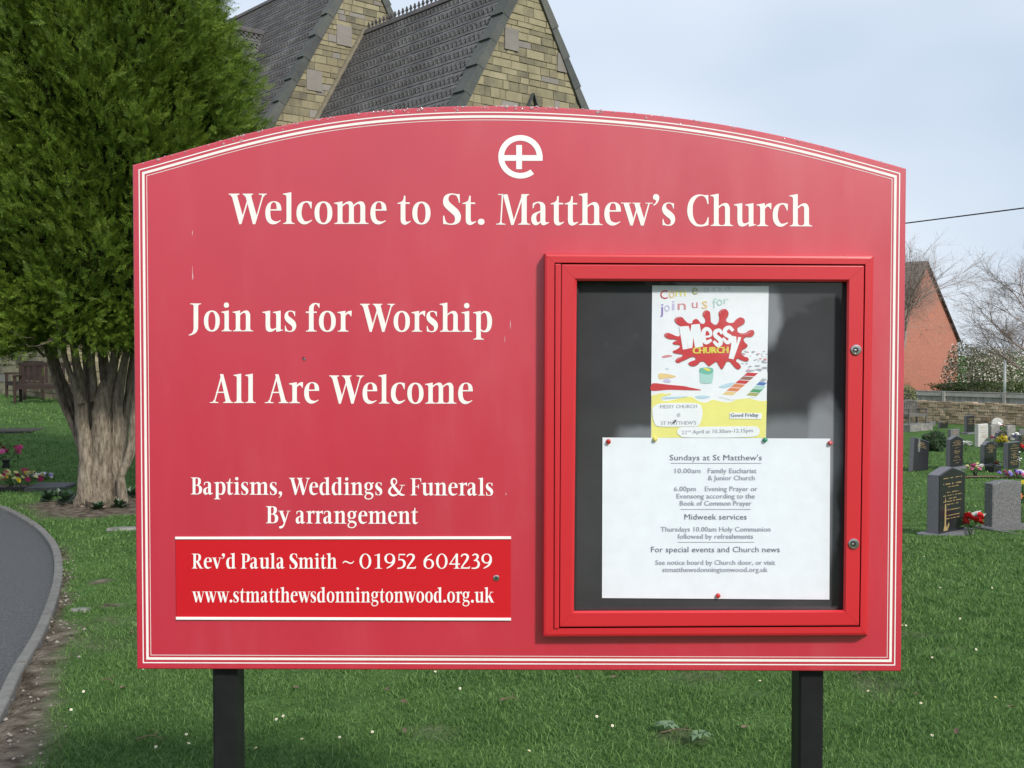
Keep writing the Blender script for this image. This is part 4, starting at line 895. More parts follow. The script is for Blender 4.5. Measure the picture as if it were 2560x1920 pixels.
m_redf = red("red_powder_coat", (0.56, 0.016, 0.026), .36)
m_redp = red("gloss_red_plate", (0.56, 0.004, 0.012), .5, spec=.4)
m_vinyl = flat("white_vinyl", (0.86, 0.85, 0.83), .45)
m_cream = flat("cream_vinyl", (0.83, 0.81, 0.77), .45)
m_post = M_("black_post_paint", [(0.008,0.008,0.009),(0.014,0.014,0.015)], 20, .5, spec=.25)
m_steel = flat("steel", (0.55, 0.55, 0.56), .28, metal=1)
m_dark = flat("dark_matt", (0.02, 0.016, 0.018), .7)
def arc_top(x):     # measured arch
    pts = [(332,413),(420,388),(498,367),(560,351),(648,327),(730,308),(810,294),(885,284),(960,277),(1060,270),(1157,266.5),(1273,265),(1360,268),(1447,272),(1560,280),(1678,293),(1790,309),(1909,332),(2000,351),(2083,371),(2170,395),(2265,422)]
    X_ = [p[0] for p in pts]; 
    c = np.polyfit((np.array(X_) - 1299) / 970, [p[1] for p in pts], 6); return float(np.polyval(c, (x - 1299) / 970))
OUT = [(343,1672), (332,413)] + [(x, arc_top(x)) for x in np.linspace(332, 2265, 61)[1:-1]] + [(2265,422), (2252,1678)]
def inset(poly, d):
    n = len(poly); out = []
    for i in range(n):
        p0, p, p1 = np.array(poly[i-1]), np.array(poly[i]), np.array(poly[(i+1) % n]); a = (p - p0) / np.linalg.norm(p - p0); b = (p1 - p) / np.linalg.norm(p1 - p)
        na = np.array([-a[1], a[0]]); nb = np.array([-b[1], b[0]]); m = na + nb; m /= np.dot(m, na); out.append(tuple(p + m * d))
    return out
# OUT runs up the left side then right: inward normal check
_t = inset(OUT, 10); SG = 1 if 343 < _t[0][0] else -1
def ins(d): return inset(OUT, d * SG)
def extrude(poly, offs, mat, name, parent, M=SI):
    """poly rings: list of (polygon, off)"""
    V = []; Fc = []; n = len(offs[0][0])
    for pl, of in offs:
        mp = plane(of); V += [mp(*p) for p in pl]
    for k in range(len(offs) - 1): Fc += [(k*n+i, k*n+(i+1) % n, (k+1)*n+(i+1) % n, (k+1)*n+i) for i in range(n)]
    tri = tessellate_polygon([[Vector((p[0], p[1], 0)) for p in offs[-1][0]]]); Fc += [tuple((len(offs)-1)*n + i for i in t) for t in tri]
    tri = tessellate_polygon([[Vector((p[0], p[1], 0)) for p in offs[0][0]]]); Fc += [tuple(i for i in t) for t in tri]
    me = me_from(V, Fc, mat); me.transform(M); return part(name, me, parent)
board = extrude(None, [(ins(1.5), -.022), (OUT, -.021), (OUT, -.002), (ins(.9), -.0007), (ins(2.2), 0)], m_red, "board_panel", sign)
for d, w, nm in ((15.5, 2.6, m_vinyl), (26, 6.2, m_cream), (34.5, 1.3, m_cream)):
    a, b = ins(d - w/2), ins(d + w/2); a.append(a[0]); b.append(b[0]); fl = Flat(plane(.0004)); fl.dz = 0; fl.strip(a, b); fl.build("border_line", nm, board, SI)
def line(words, label, parent=board, off=.0005, mat=m_cream):
    for w in words:
        fl = Flat(plane(off)); fl.word(*w); fl.build("lettering", mat, parent, SI, ("cream" if mat is m_cream else "white") + " word " + w[0])
line([("Welcome",571.6,966,559.6,560,75.5), ("to",993.5,1076.7,560.2,560.4,75.5), ("St.",1107.6,1211.7,560.6,561,76), ("Matthew's",1240,1688.7,561.5,563.5,76.5), ("Church",1718.3,2031,564.7,566,77)], "cream lettering reading Welcome to St. Matthew's Church")
line([("Join",471.9,633.2,828,828.3,69.5), ("us",655.8,741.3,828.5,828.7,69.5), ("for",764.7,878.6,828.8,829,69.5), ("Worship",900,1230.4,829,829.6,69.5)], "cream lettering reading Join us for Worship")
line([("All",524.4,640.2,1007.3,1007.5,70), ("Are",662,797.7,1007.6,1008,70), ("Welcome",823,1181.8,1008.6,1009.2,70)], "cream lettering reading All Are Welcome")
line([("Baptisms,",477,705.6,1236,1237,42.4), ("Weddings",722.7,956,1237,1237.6,42.4), ("&",971.5,1012.3,1238,1238,42.4), ("Funerals",1026,1233.2,1238.2,1238.8,42.6)], "white lettering reading Baptisms, Weddings & Funerals", mat=m_vinyl)
line([("By",664.7,725,1308,1308.3,42.4), ("arrangement",739.4,1045.4,1308.6,1309.6,42.4)], "white lettering reading By arrangement", mat=m_vinyl)
# emblem: a letter e holding a cross
fl = Flat(plane(.0005)); ex, ey, eR, er = 1301, 392, 55.2, 41
def ringarc(a0, a1, n=48): 
    A = [a0 + (a1 - a0) * i / n for i in range(n + 1)]; return [(ex + eR*math.cos(t), ey - eR*math.sin(t)*.985) for t in A], [(ex + er*math.cos(t), ey - er*math.sin(t)*.985) for t in A]
Lr, Rr_ = ringarc(R(-10), R(308)); fl.strip(Lr, Rr_); fl.rect(1254, 387.8, 1356.5, 402); fl.rect(1290.6, 362.5, 1304.9, 422.8); fl.build("emblem", m_vinyl, board, SI)
# small marks on the paint: streaks under drips, a scratch
fl = Flat(plane(.0003)); m_mark = flat("dried_drip", (0.62, 0.36, 0.38), .5)
for x, y0, y1, w in ((481,576,588,2.2), (481,664,700,1.6), (482,684,698,3), (1276,800,822,2), (1262,840,856,1.5), (1265,1232,1238,2.5)): fl.stroke([(x, y0, .5), (x, (y0+y1)/2, w), (x, y1, .8)])
fl.build("drip_mark", m_mark, board, SI)
# vicar name plate with white strips
px0, px1 = 438.5, 1276.5
def slab(name, quad, o0, o1, mat, parent, ch=.8):
    cxm = sum(p[0] for p in quad)/4; cym = sum(p[1] for p in quad)/4
    inn = [(x + (ch if x < cxm else -ch), y + (ch if y < cym else -ch)) for x, y in quad]
    return extrude(None, [(quad, o0), (quad, o1 - .0006), (inn, o1)], mat, name, parent)
plate = slab("name_plate", [(438.5,1346),(1276.5,1345),(1276.5,1548),(440.5,1546)], 0.0001, .0022, m_redp, sign)
slab("plate_strip", [(437.5,1342),(1277.5,1341),(1277.5,1348.2),(437.5,1348.6)], 0.0023, .0042, m_vinyl, plate)
slab("plate_strip", [(439.5,1542.3),(1277.5,1544.6),(1277.5,1551.8),(439.5,1549.6)], 0.0023, .0042, m_vinyl, plate)
line([("Rev'd",479.7,589.9,1421.2,1421.3,37), ("Paula",602.2,711.6,1421.4,1421.4,37), ("Smith",724.3,842.9,1421.4,1421.5,37), ("~",856.8,884.7,1421,1421,37), ("01952",897.4,1041.8,1421.5,1421.5,37), ("604239",1057.7,1230.8,1421.5,1421.6,37)], "white lettering reading Rev'd Paula Smith ~ 01952 604239", plate, .0026, m_vinyl)
line([("www.stmatthewsdonningtonwood.org.uk",480.5,1234.8,1505.6,1506.2,36.5)], "white lettering reading the church web address", plate, .0026, m_vinyl)
def disc_at(px, py, off, prof, name, mat, parent, n=20):
    mb = MB(); c = plane(off)(px, py); mb.lathe([(r, z) for r, z in prof], n, Matrix.Translation(c) @ Matrix.Rotation(R(90), 4, 'X')); me = mb.me(mat, False); me.transform(SI); return part(name, me, parent)
disc_at(1240.7, 1445.3, .0024, [(.0058,0),(.0058,.0008),(.0048,.0016),(.003,.0018)], "screw", m_steel, plate); disc_at(1240.7, 1445.3, .0043, [(.0022,0),(.0022,.0006),(.001,.0007)], "screw_socket", m_dark, plate)

# display case: frame built of four mitred rails each
def rails(name, outer, inner, oback, ofront, mat, parent, rad=3.0, irad=1.0, ibk=None):
    """outer/inner: TL,TR,BR,BL in picture units at the front face"""
    res = []
    cxm = sum(p[0] for p in outer)/4; cym = sum(p[1] for p in outer)/4
    def sh(q, d): return [(x + (d if x < cxm else -d), y + (d if y < cym else -d)) for x, y in q]
    w = .00074
    prof = [(outer, oback), (outer, ofront - w*rad), (sh(outer, rad*.3), ofront - w*rad*.3), (sh(outer, rad), ofront), (sh(inner, -irad), ofront), (inner, ofront - w*irad), (inner, oback if ibk is None else ibk)]
    for k in range(4):
        V = []; 
        for q, o in prof:
            a, b = q[k], q[(k+1) % 4]; dx, dy = b[0]-a[0], b[1]-a[1]; l = math.hypot(dx, dy); e = .28
            V.append(plane(o)(a[0] + dx/l*e, a[1] + dy/l*e)); V.append(plane(o)(b[0] - dx/l*e, b[1] - dy/l*e))
        m = len(prof); Fc = [(2*i, 2*i+1, 2*i+3, 2*i+2) for i in range(m-1)] + [tuple(2*i for i in range(m)), tuple(2*i+1 for i in range(m))[::-1]]
        me = me_from(V, Fc, mat); me.transform(SI); part("frame_rail", me, parent)
case = thing("display_case", None, None, (0, 0, 0)); case.parent = sign
rails("r", [(1361,633.5),(2184,639.5),(2168.5,1589),(1357.5,1592.5)], [(1387,657),(2163,661),(2150,1567),(1384.5,1571)], 0.0001, .029, m_redf, case, 7, 1)
slab("hinge_strip", [(1388.5,660),(1402.3,660),(1397.3,1571.5),(1385.8,1571.5)], .004, .0325, m_redf, case, 2)
rails("r", [(1403.8,661),(2160.3,664.5),(2147.5,1563.5),(1399.0,1567.3)], [(1442,702),(2117.5,704.5),(2108,1525),(1434.5,1527)], .004, .0315, m_redf, case, 2.2, 6, .0125)
# back recess shadow gap, dark inner strip, lining and glass
fl = Flat(plane(.0006)); fl.rect(1380, 652, 2166, 1576); fl.build("case_back", m_dark, case, SI)
GQ = [(1440,700),(2120,702),(2111,1530),(1432,1532)]
m_felt = bpy.data.materials.new("grey_reflection_lining"); m_felt.use_nodes = True
def _felt():
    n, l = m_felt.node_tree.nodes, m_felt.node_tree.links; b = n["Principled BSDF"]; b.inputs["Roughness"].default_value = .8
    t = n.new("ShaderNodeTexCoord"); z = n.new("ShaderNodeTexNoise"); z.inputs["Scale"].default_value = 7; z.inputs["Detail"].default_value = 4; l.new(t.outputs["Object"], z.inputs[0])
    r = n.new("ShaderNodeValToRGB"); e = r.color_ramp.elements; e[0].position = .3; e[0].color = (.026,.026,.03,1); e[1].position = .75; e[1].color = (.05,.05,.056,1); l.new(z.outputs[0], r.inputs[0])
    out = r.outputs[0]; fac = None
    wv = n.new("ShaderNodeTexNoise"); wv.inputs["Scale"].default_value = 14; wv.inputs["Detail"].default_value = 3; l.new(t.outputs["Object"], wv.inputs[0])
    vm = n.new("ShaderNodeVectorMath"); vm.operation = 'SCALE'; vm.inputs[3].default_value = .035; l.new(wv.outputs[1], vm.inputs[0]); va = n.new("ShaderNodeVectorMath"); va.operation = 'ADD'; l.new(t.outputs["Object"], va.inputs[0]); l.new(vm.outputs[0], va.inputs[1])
    for px, py, sx_, sz_, st in ((1915,790,.03,.055,.75), (1975,1120,.10,.055,.6), (2062,1130,.035,.09,.85), (2075,1060,.022,.05,.6), (1625,1105,.06,.03,.6), (2080,1230,.012,.12,.4)):  # pale patches in the lining colour stand in for mottled glass reflections
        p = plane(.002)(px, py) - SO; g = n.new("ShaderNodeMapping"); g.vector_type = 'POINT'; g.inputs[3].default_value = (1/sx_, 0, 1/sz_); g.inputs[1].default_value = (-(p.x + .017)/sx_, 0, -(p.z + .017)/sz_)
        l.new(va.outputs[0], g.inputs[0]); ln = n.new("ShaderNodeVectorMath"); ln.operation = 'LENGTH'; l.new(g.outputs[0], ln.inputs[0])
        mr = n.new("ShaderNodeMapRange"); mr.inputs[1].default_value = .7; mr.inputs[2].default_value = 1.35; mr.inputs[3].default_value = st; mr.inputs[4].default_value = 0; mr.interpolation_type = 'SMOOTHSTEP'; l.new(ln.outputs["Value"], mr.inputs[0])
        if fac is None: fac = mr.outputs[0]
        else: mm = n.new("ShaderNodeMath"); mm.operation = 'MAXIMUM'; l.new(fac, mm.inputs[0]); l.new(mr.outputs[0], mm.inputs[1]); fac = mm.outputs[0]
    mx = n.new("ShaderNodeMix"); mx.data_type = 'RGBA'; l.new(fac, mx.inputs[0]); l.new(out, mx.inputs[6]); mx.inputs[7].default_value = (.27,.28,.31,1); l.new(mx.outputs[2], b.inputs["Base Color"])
_felt()
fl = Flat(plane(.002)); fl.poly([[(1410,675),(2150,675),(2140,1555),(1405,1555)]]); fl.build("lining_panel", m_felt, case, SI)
rails("r", [(1438,699),(2121,701),(2112,1530),(1431,1531)], [(1447,709),(2113,711),(2104,1521),(1440,1522)], .0022, .0105, m_dark, case, .5, .5)
m_glass = bpy.data.materials.new("clear_glazing"); m_glass.use_nodes = True
def _gl():
    n, l = m_glass.node_tree.nodes, m_glass.node_tree.links; n.remove(n["Principled BSDF"])
    t = n.new("ShaderNodeBsdfTransparent"); t.inputs[0].default_value = (.95,.96,.96,1); g = n.new("ShaderNodeBsdfGlossy"); g.inputs[1].default_value = .03; f = n.new("ShaderNodeFresnel"); f.inputs[0].default_value = 1.5
    m = n.new("ShaderNodeMixShader"); l.new(f.outputs[0], m.inputs[0]); l.new(t.outputs[0], m.inputs[1]); l.new(g.outputs[0], m.inputs[2]); l.new(m.outputs[0], n["Material Output"].inputs[0])
_gl()
fl = Flat(plane(.012)); fl.poly([[(1436,697),(2124,699),(2114,1531),(1430,1532)]]); fl.build("glass_pane", m_glass, case, SI)
for px, py in ((2139.8, 874.7), (2133.8, 1359.5)):
    disc_at(px, py, .0316, [(.0098,0),(.0098,.0022),(.0088,.0034),(.0070,.0036),(.0066,.0028),(.0062,.0028),(.006,.0033),(.004,.0034)], "lock", m_steel, case, 28)
    disc_at(px, py, .0350, [(.0050,0),(.0050,.0003),(.001,.0004)], "keyhole", m_dark, case, 16)
    disc_at(px - 1.5, py + 1, .0354, [(.0026,0),(.0022,.0007),(.001,.0009)], "keyway", m_steel, case, 10)
# posts
pw = 62 / F * (YS + .024)
for xa, yy in ((530.5, 1677), (1998.5, 1680)):
    a = at(xa, yy, YS + .024); mb = MB(); c = .004; w = pw; d = .06; Y0 = YS + .024
    poly = [(c,0),(w-c,0),(w,c),(w,d-c),(w-c,d),(c,d),(0,d-c),(0,c)]; n = 8; v = [Vector((a.x + x, Y0 + y, -.3)) for x, y in poly] + [Vector((a.x + x, Y0 + y, 1.75)) for x, y in poly]
    mb.add(v, [(i, (i+1) % n, (i+1) % n + n, i+n) for i in range(n)] + [tuple(range(n, 2*n)), tuple(range(n))[::-1]]); me = mb.me(m_post); me.transform(SI); part("post", me, sign)
# rain droplets along the arched top
m_water = bpy.data.materials.new("water_drop"); m_water.use_nodes = True; b = m_water.node_tree.nodes["Principled BSDF"]; b.inputs["Transmission Weight"].default_value = .75; b.inputs["Roughness"].default_value = .02; b.inputs["IOR"].default_value = 1.33; b.inputs["Base Color"].default_value = (.95,.85,.87,1); b.inputs["Coat Weight"].default_value = 1
mb = MB()
for i in range(330):
    x = random.uniform(336, 2262) if i < 120 else random.gauss(1180, 380)
    if not 340 < x < 2258: continue
    dd = abs(random.gauss(0, 5)) if i % 3 else -.5; r_ = random.choice((1.3, 1.6, 2, 2.6, 3.4, 4.2)) * random.uniform(.5, 1.0) * .74e-3
    c = plane(0)(x, arc_top(x) + dd); sq = random.uniform(.9, 1.25)
    if dd < 0: c = c + Vector((0, random.uniform(0, .012), 0))
    prof = [(r_*.98, -r_*.1), (r_, .0), (r_*.87, r_*.35), (r_*.55, r_*.6), (r_*.15, r_*.68)]
    mb.lathe(prof, 8, Matrix.Translation(c) @ (Matrix.Rotation(R(90), 4, 'X') if dd >= 0 else Matrix.Identity(4)) @ Matrix.Diagonal((1, sq, 1, 1)))
me = mb.me(m_water, True); me.transform(SI); part("water_droplets", me, sign, kind="stuff")

# ------------------------------------------------------------ papers in the case
def paper(name, label, cat, quad, off, mat, curl=0.0):
    """TL,TR,BR,BL"""
    o0 = plane(off)(*quad[0]); V = []; n, m = 12, 14
    for j in range(m + 1):
        for i in range(n + 1):
            u_, v_ = i/n, j/m; x = (quad[0][0]*(1-u_)+quad[1][0]*u_)*(1-v_) + (quad[3][0]*(1-u_)+quad[2][0]*u_)*v_; y = (quad[0][1]*(1-u_)+quad[1][1]*u_)*(1-v_) + (quad[3][1]*(1-u_)+quad[2][1]*u_)*v_
            V.append(plane(off + curlf(curl, u_, v_))(x, y) - SO)
    Fc = [(j*(n+1)+i, j*(n+1)+i+1, (j+1)*(n+1)+i+1, (j+1)*(n+1)+i) for j in range(m) for i in range(n)]
    t = thing(name, label, cat, SO); sh = part("sheet", me_from(V, Fc, mat, True), t); return t
def curlf(c, u_, v_): return c * (.4 * (1 - math.cos(2*math.pi*u_)) * v_ * .5 + .3 * math.sin(3*u_ + 5*v_) * .5 + .3)
m_paper = flat("white_paper", (0.84, 0.87, 0.93), .6, spec=.3); m_ink = flat("grey_print", (0.16, 0.17, 0.22), .6); m_ink2 = flat("faded_print", (0.36, 0.37, 0.44), .6)
notice = paper("service_notice", "white landscape notice of Sunday services pinned low in the glazed case", "notice", [(1506.3,1093.8),(2075.5,1096.5),(2073.5,1499),(1505,1495)], .0036, m_paper, .0006)
NI = Matrix.Translation(-SO)
def K4(x, y): return 1340 + x / 2.572, 1060 + y / 2.572
fl = Flat(plane(.0047)); fl2 = Flat(plane(.0047))
for body, x0, x1, yb, cap, bo in (("Sundays at St Matthew's",860,1452,233,33,0), ("10.00am",893,1058,315,28,.016), ("Family Eucharist",1106,1418,315,28,.016), ("& Junior Church",1106,1407,361,28,.016), ("6.00pm",888,1028,431,28,.016), ("Evening Prayer or",1087,1424,431,28,.016),
        ("Evensong according to the",905,1407,478,28,.016), ("Book of Common Prayer",926,1385,524,28,.016), ("Midweek services",955,1355,614,33,0), ("Thursdays 10.00am Holy Communion",802,1508,691,28,.016), ("followed by refreshments",911,1396,737,28,.016),
        ("For special events and Church news",740,1568,824,33,0), ("See notice board by Church door, or visit",768,1538,905,28,.016), ("stmatthewsdonningtonwood.org.uk",813,1490,951,28,.016)):
    a = K4(x0, yb); b = K4(x1, yb); font_text(fl if cap > 30 else fl2, body, a[0], b[0], a[1], cap / 2.572, bold=bo)
for y, x0, x1 in ((252,866,1450), (549,928,1380), (760,912,1404)):
    a = K4(x0, y); b = K4(x1, y); fl.rect(a[0], a[1] - .45, b[0], a[1] + .45)
fl.build("heading_print", m_ink, notice, NI); fl2.build("body_print", m_ink2, notice, NI)
# poster
K1 = lambda x, y: (1600 + x / 5.924, 700 + y / 5.924)
K2 = lambda x, y: (1600 + x / 6.144, 940 + y / 6.144)
m_pp = flat("poster_paper", (0.86, 0.88, 0.93), .4)
poster = paper("event_poster", "tall children's church event poster with red splat logo and yellow foot pinned above the notice", "poster", [(1630.5,713.5),(1922,715.3),(1914.8,1098),(1627,1095)], .0028, m_pp, .0005)
def pf_(name, mat, off=.0036, label=None):
    fl = Flat(plane(off)); return fl, lambda: fl.build(name, mat, poster, NI, label)
PC = {n: flat("print_" + n, c, .45) for n, c in dict(red=(.60,.05,.06), pink=(.70,.28,.31), yellow=(.80,.72,.12), lemon=(.85,.80,.25), teal=(.18,.5,.4), lteal=(.42,.66,.62), blue=(.10,.2,.5), lblue=(.5,.68,.8), orange=(.75,.25,.10), amber=(.82,.6,.28), green=(.10,.36,.18), olive=(.42,.42,.15), brown=(.32,.16,.13), purple=(.3,.2,.55), lilac=(.6,.55,.78), grey=(.42,.45,.5), lgrey=(.64,.68,.75), white=(.86,.88,.92), mint=(.5,.72,.68)).items()}
def blob(name, mat, K, pts, off=.0036, corner=False):
    fl, b = pf_(name, PC[mat], off); P = contour(" ".join(f"{x},{y}" + ("!" if corner else "") for x, y in pts)); fl.poly([[K(*p) for p in P]]); return b()
# yellow foot with wavy top edge
fl, b = pf_("yellow_foot", PC["lemon"]); fl.poly([[K2(*p) for p in contour("176,948! 176,300! 240,285 330,262 400,275 470,262 478,280 420,300 340,325 325,355 380,385 520,365 680,325 790,320 880,375 960,405 1040,400 1110,365 1200,380 1330,405 1440,385 1500,340 1560,330 1700,350 1850,385 1948,378! 1930,950!")]]); b()
for nm, mat, K, pts in (
    ("red_brushstroke", "red", K1, [(172,1545),(230,1528),(420,1550),(640,1570),(740,1590),(910,1630),(700,1632),(430,1625),(172,1638)]),
    ("paint_smudge", "amber", K1, [(280,1390),(360,1385),(450,1400),(535,1425),(470,1450),(380,1455),(290,1465)]), ("paint_smudge", "lilac", K1, [(345,1485),(400,1465),(455,1490),(440,1515),(370,1515)]),
    ("paint_smudge", "lblue", K2, [(330,350),(420,320),(600,315),(740,312),(640,335),(450,350)]), ("paint_smudge", "lblue", K2, [(850,310),(960,300),(1080,315),(1010,345),(900,345)]),
    ("paint_smudge", "pink", K1, [(330,1130),(400,1110),(480,1118),(440,1138),(340,1152)]), ("paint_smudge", "lblue", K1, [(1170,1580),(1300,1530),(1420,1520),(1380,1560),(1250,1600)]),
    ("paint_smudge", "lgrey", K1, [(380,1310),(410,1300),(430,1320),(400,1330)])): blob(nm, mat, K, pts)
rr = random.Random(4)
fl, b = pf_("paint_spots", PC["grey"])
for i in range(34):
    x, y = rr.uniform(1500, 1880), rr.uniform(1030, 1360); w = rr.uniform(12, 42) * (.6 + (y - 1000) / 500); fl.poly([[K1(*p) for p in OV(x, y, w, w * .28, 2, 10)]])
b()
fl, b = pf_("paint_spots", PC["pink"])
for i in range(9): x, y = rr.uniform(1520, 1860), rr.uniform(1050, 1330); fl.poly([[K1(*p) for p in OV(x, y, 26, 7, 2, 10)]])
b()
# splat
SPL = "520,620 515,575 560,548 620,550 660,590 710,635 770,640 785,600 830,575 870,600 900,640 950,645 970,590 930,520 945,465 985,448 1030,470 1040,540 1050,620 1110,660 1160,630 1175,560 1165,490 1200,440 1265,430 1305,470 1300,530 1270,590 1310,630 1380,630 1430,580 1490,552 1545,580 1540,640 1490,675 1440,710 1450,770 1510,790 1570,780 1620,745 1680,745 1685,800 1640,840 1570,840 1530,880 1560,930 1590,960 1570,1000 1510,1040 1500,1090 1540,1130 1600,1150 1600,1190 1550,1200 1490,1180 1440,1160 1420,1200 1470,1240 1490,1290 1450,1320 1400,1290 1330,1210 1280,1210 1250,1260 1210,1320 1170,1270 1130,1210 1070,1240 1020,1272 980,1240 940,1205 890,1210 850,1250 790,1275 730,1260 720,1225 770,1200 820,1180 810,1140 750,1140 700,1165 620,1200 560,1225 525,1200 550,1160 620,1130 630,1100 560,1090 495,1075 490,1050 540,1030 590,990 580,960 500,950 485,930 520,905 560,900 520,880 430,870 370,840 365,800 410,782 470,800 540,830 590,820 600,690 560,660"
sp_o = contour(SPL)
fl, b = pf_("splat_edge", PC["brown"], .0038); fl.poly([[K1(x + 5, y + 7) for x, y in sp_o]]); b()
fl, b = pf_("splat", PC["red"], .0040); fl.poly([[K1(*p) for p in sp_o]]); b()
for pts in ([(540,620),(530,590),(560,560),(610,562)], [(945,520),(955,475),(985,460)], [(1185,500),(1200,455),(1250,443)], [(395,835),(382,805),(410,795)], [(1070,640),(1110,668),(1150,650)], [(545,1190),(575,1165),(620,1140)], [(1480,800),(1560,800),(1640,765)]):
    fl, b = pf_("splat_shine", PC["pink"], .0042); fl.stroke([(*K1(*p), 1.6) for p in pts]); b()
# logo words
fl, b = pf_("logo_lettering", PC["white"], .0043, "chunky white lettering reading Messy")
fl.poly([[K1(*p) for p in [(580,690),(720,680),(745,770),(762,662),(885,650),(935,985),(815,1000),(790,850),(775,1005),(715,1015),(690,860),(712,1018),(635,1030)]]])
def blk(pts, w): fl.stroke([(*K1(x, y), (w if not isinstance(w, list) else w[i]) / 5.924) for i, (x, y) in enumerate(pts)])
blk([(945,842),(1040,828),(1040,760),(990,722),(945,760),(938,860),(980,925),(1060,885)], [30,34,52,54,64,66,60,40])
blk([(1215,800),(1180,745),(1120,765),(1115,820),(1180,880),(1195,935),(1150,965),(1090,905)], [40,50,60,62,66,62,56,40])
blk([(1380,755),(1325,702),(1262,735),(1265,800),(1330,840),(1340,890),(1290,925),(1225,860)], [46,54,62,64,66,62,54,40])
fl.poly([[K1(*p) for p in [(1365,828),(1425,838),(1432,950),(1455,842),(1500,850),(1385,1175),(1312,1160),(1345,1010)]]])
b()
fl, b = pf_("logo_lettering", PC["yellow"], .0044, "yellow lettering reading CHURCH"); a = K1(785, 1090); c = K1(1305, 1080); font_text(fl, "CHURCH", a[0], c[0], a[1], 86/5.924, c[1], bold=.045); b()
# handwriting, one colour after another
for ch, x, y, h, col in (("C",300,280,165,"red"), ("o",428,268,110,"amber"), ("m",530,240,90,"lemon"), ("e",770,215,110,"olive"), ("a",945,180,70,"lgrey"), ("n",1080,165,60,"lgrey"), ("d",1250,150,75,"lgrey"),
        ("j",300,500,150,"purple"), ("o",360,468,105,"lilac"), ("i",475,445,105,"lilac"), ("n",560,440,100,"pink"), ("u",770,415,90,"pink"), ("s",915,425,120,"amber"), ("f",1075,415,190,"mint"), ("o",1135,380,100,"lteal"), ("r",1240,350,75,"mint")):
    fl, b = pf_("handwriting", PC[col], .0037); wd = {"C":110,"m":150,"j":45,"i":40,"f":60,"r":75,"n":120}.get(ch, 85); a = K1(x, y); k = {"C":.72,"j":.95,"f":.72,"d":.72}.get(ch, 1.0)
    font_text(fl, ch, a[0], a[0] + wd/5.924, a[1], h * k / 5.924 * (1.3 if ch not in "Cjfd" else 1), a[1] - .5, bold=-.004); b()
# green paint jar and the paint box
blob("paint_jar", "lteal", K1, [(890,1320),(900,1300),(1075,1310),(1072,1500),(1040,1530),(930,1530),(892,1500)], .0038); blob("jar_lid", "teal", K1, [(890,1310),(980,1295),(1078,1310),(1075,1370),(1000,1400),(893,1370)], .0039); blob("jar_glint", "yellow", K1, [(940,1310),(1000,1305),(1050,1340),(1000,1345)], .0040)
blob("paint_box", "white", K2, [(1210,320),(1650,-60),(1958,-60),(1958,60),(1770,330),(1400,370)], .0037, True)
cols = ["red","brown","red","orange","orange","amber"]; cols2 = ["grey","blue","lteal","green","olive"]
for i, c_ in enumerate(cols):
    t = i / 6; x, y = 1650 - 395*t, -55 + 350*t; w_ = 165; blob("paint_pan", c_, K2, [(x, y), (x+w_, y+12), (x+w_-58, y+12+48), (x-58, y+50)], .0039, True)
for i, c_ in enumerate(cols2):
    t = i / 5; x, y = 1885 - 250*t, 35 + 270*t; blob("paint_pan", c_, K2, [(x, y), (min(x+150, 1950), y+14), (min(x+150, 1950)-48, y+60), (x-52, y+46)], .0039, True)
# stuck on slips
for nm, pts, crn in (("pasted_slip", [(190,560),(200,480),(300,425),(500,415),(800,415),(920,440),(955,520),(955,620),(900,760),(760,775),(300,775),(215,700)], False), ("pasted_slip", [(1378,560),(1870,572),(1868,662),(1376,655)], True),
        ("pasted_slip", [(568,870),(600,800),(700,782),(1100,778),(1700,772),(1810,790),(1840,850),(1800,915),(1650,938),(1200,948),(700,942),(620,920)], False)): blob(nm, "white", K2, pts, .0046, crn)
fl, b = pf_("slip_print", m_ink2, .0049)
for body, x0, x1, yb, yb1, cap, bo in (("MESSY CHURCH",308,875,497,490,48,.012), ("@",565,620,615,615,40,0), ("ST MATTHEW'S",322,862,752,745,50,.012), ("22",640,722,893,891,50,.0), ("nd",728,778,860,858,26,0), ("April at 10.30am-12.15pm",808,1732,886,862,52,.02)):
    a = K2(x0, yb); c = K2(x1, yb1); font_text(fl, body, a[0], c[0], a[1], cap/6.144, c[1], bold=bo)
b(); fl, b = pf_("slip_print", m_ink, .0049); a = K2(1395, 628); c = K2(1818, 624); font_text(fl, "Good Friday", a[0], c[0], a[1], 50/6.144, c[1], bold=.03); b()
# push pins
for px, py, c_, lb in ((1520.8,1103,(.55,.02,.02),"red push pin at the notice's top left corner"), (1636.6,1098,(.75,.65,.15),"pale yellow push pin at the poster's lower left corner"), (1912,1100,(.03,.28,.16),"green push pin at the poster's lower right corner"), (2074,1107.5,(.62,.12,.14),"faded pink push pin at the notice's top right corner"), (1795,1489,(.6,.03,.03),"red push pin at the notice's bottom edge")):
    c = plane(.0045)(px, py); mt = flat("pin_plastic", c_, .25); t = thing("push_pin", lb, "push pin", c, group="push pins in the notice case"); rt = Matrix.Rotation(R(90), 4, 'X') @ Matrix.Rotation(random.uniform(-.25, .25), 4, 'X') @ Matrix.Rotation(random.uniform(-.2, .2), 4, 'Y')
    mb = MB(); mb.lathe([(.0008,0),(.0042,.0004),(.0044,.0012),(.0026,.0018),(.0023,.0038),(.0034,.0046),(.0040,.0052),(.0036,.0060),(.001,.0062)], 16, rt); part("head", mb.me(mt, True), t)
    mb = MB(); mb.lathe([(.0003,-.004),(.0004,.0006)], 6, rt); part("needle", mb.me(m_steel), t)
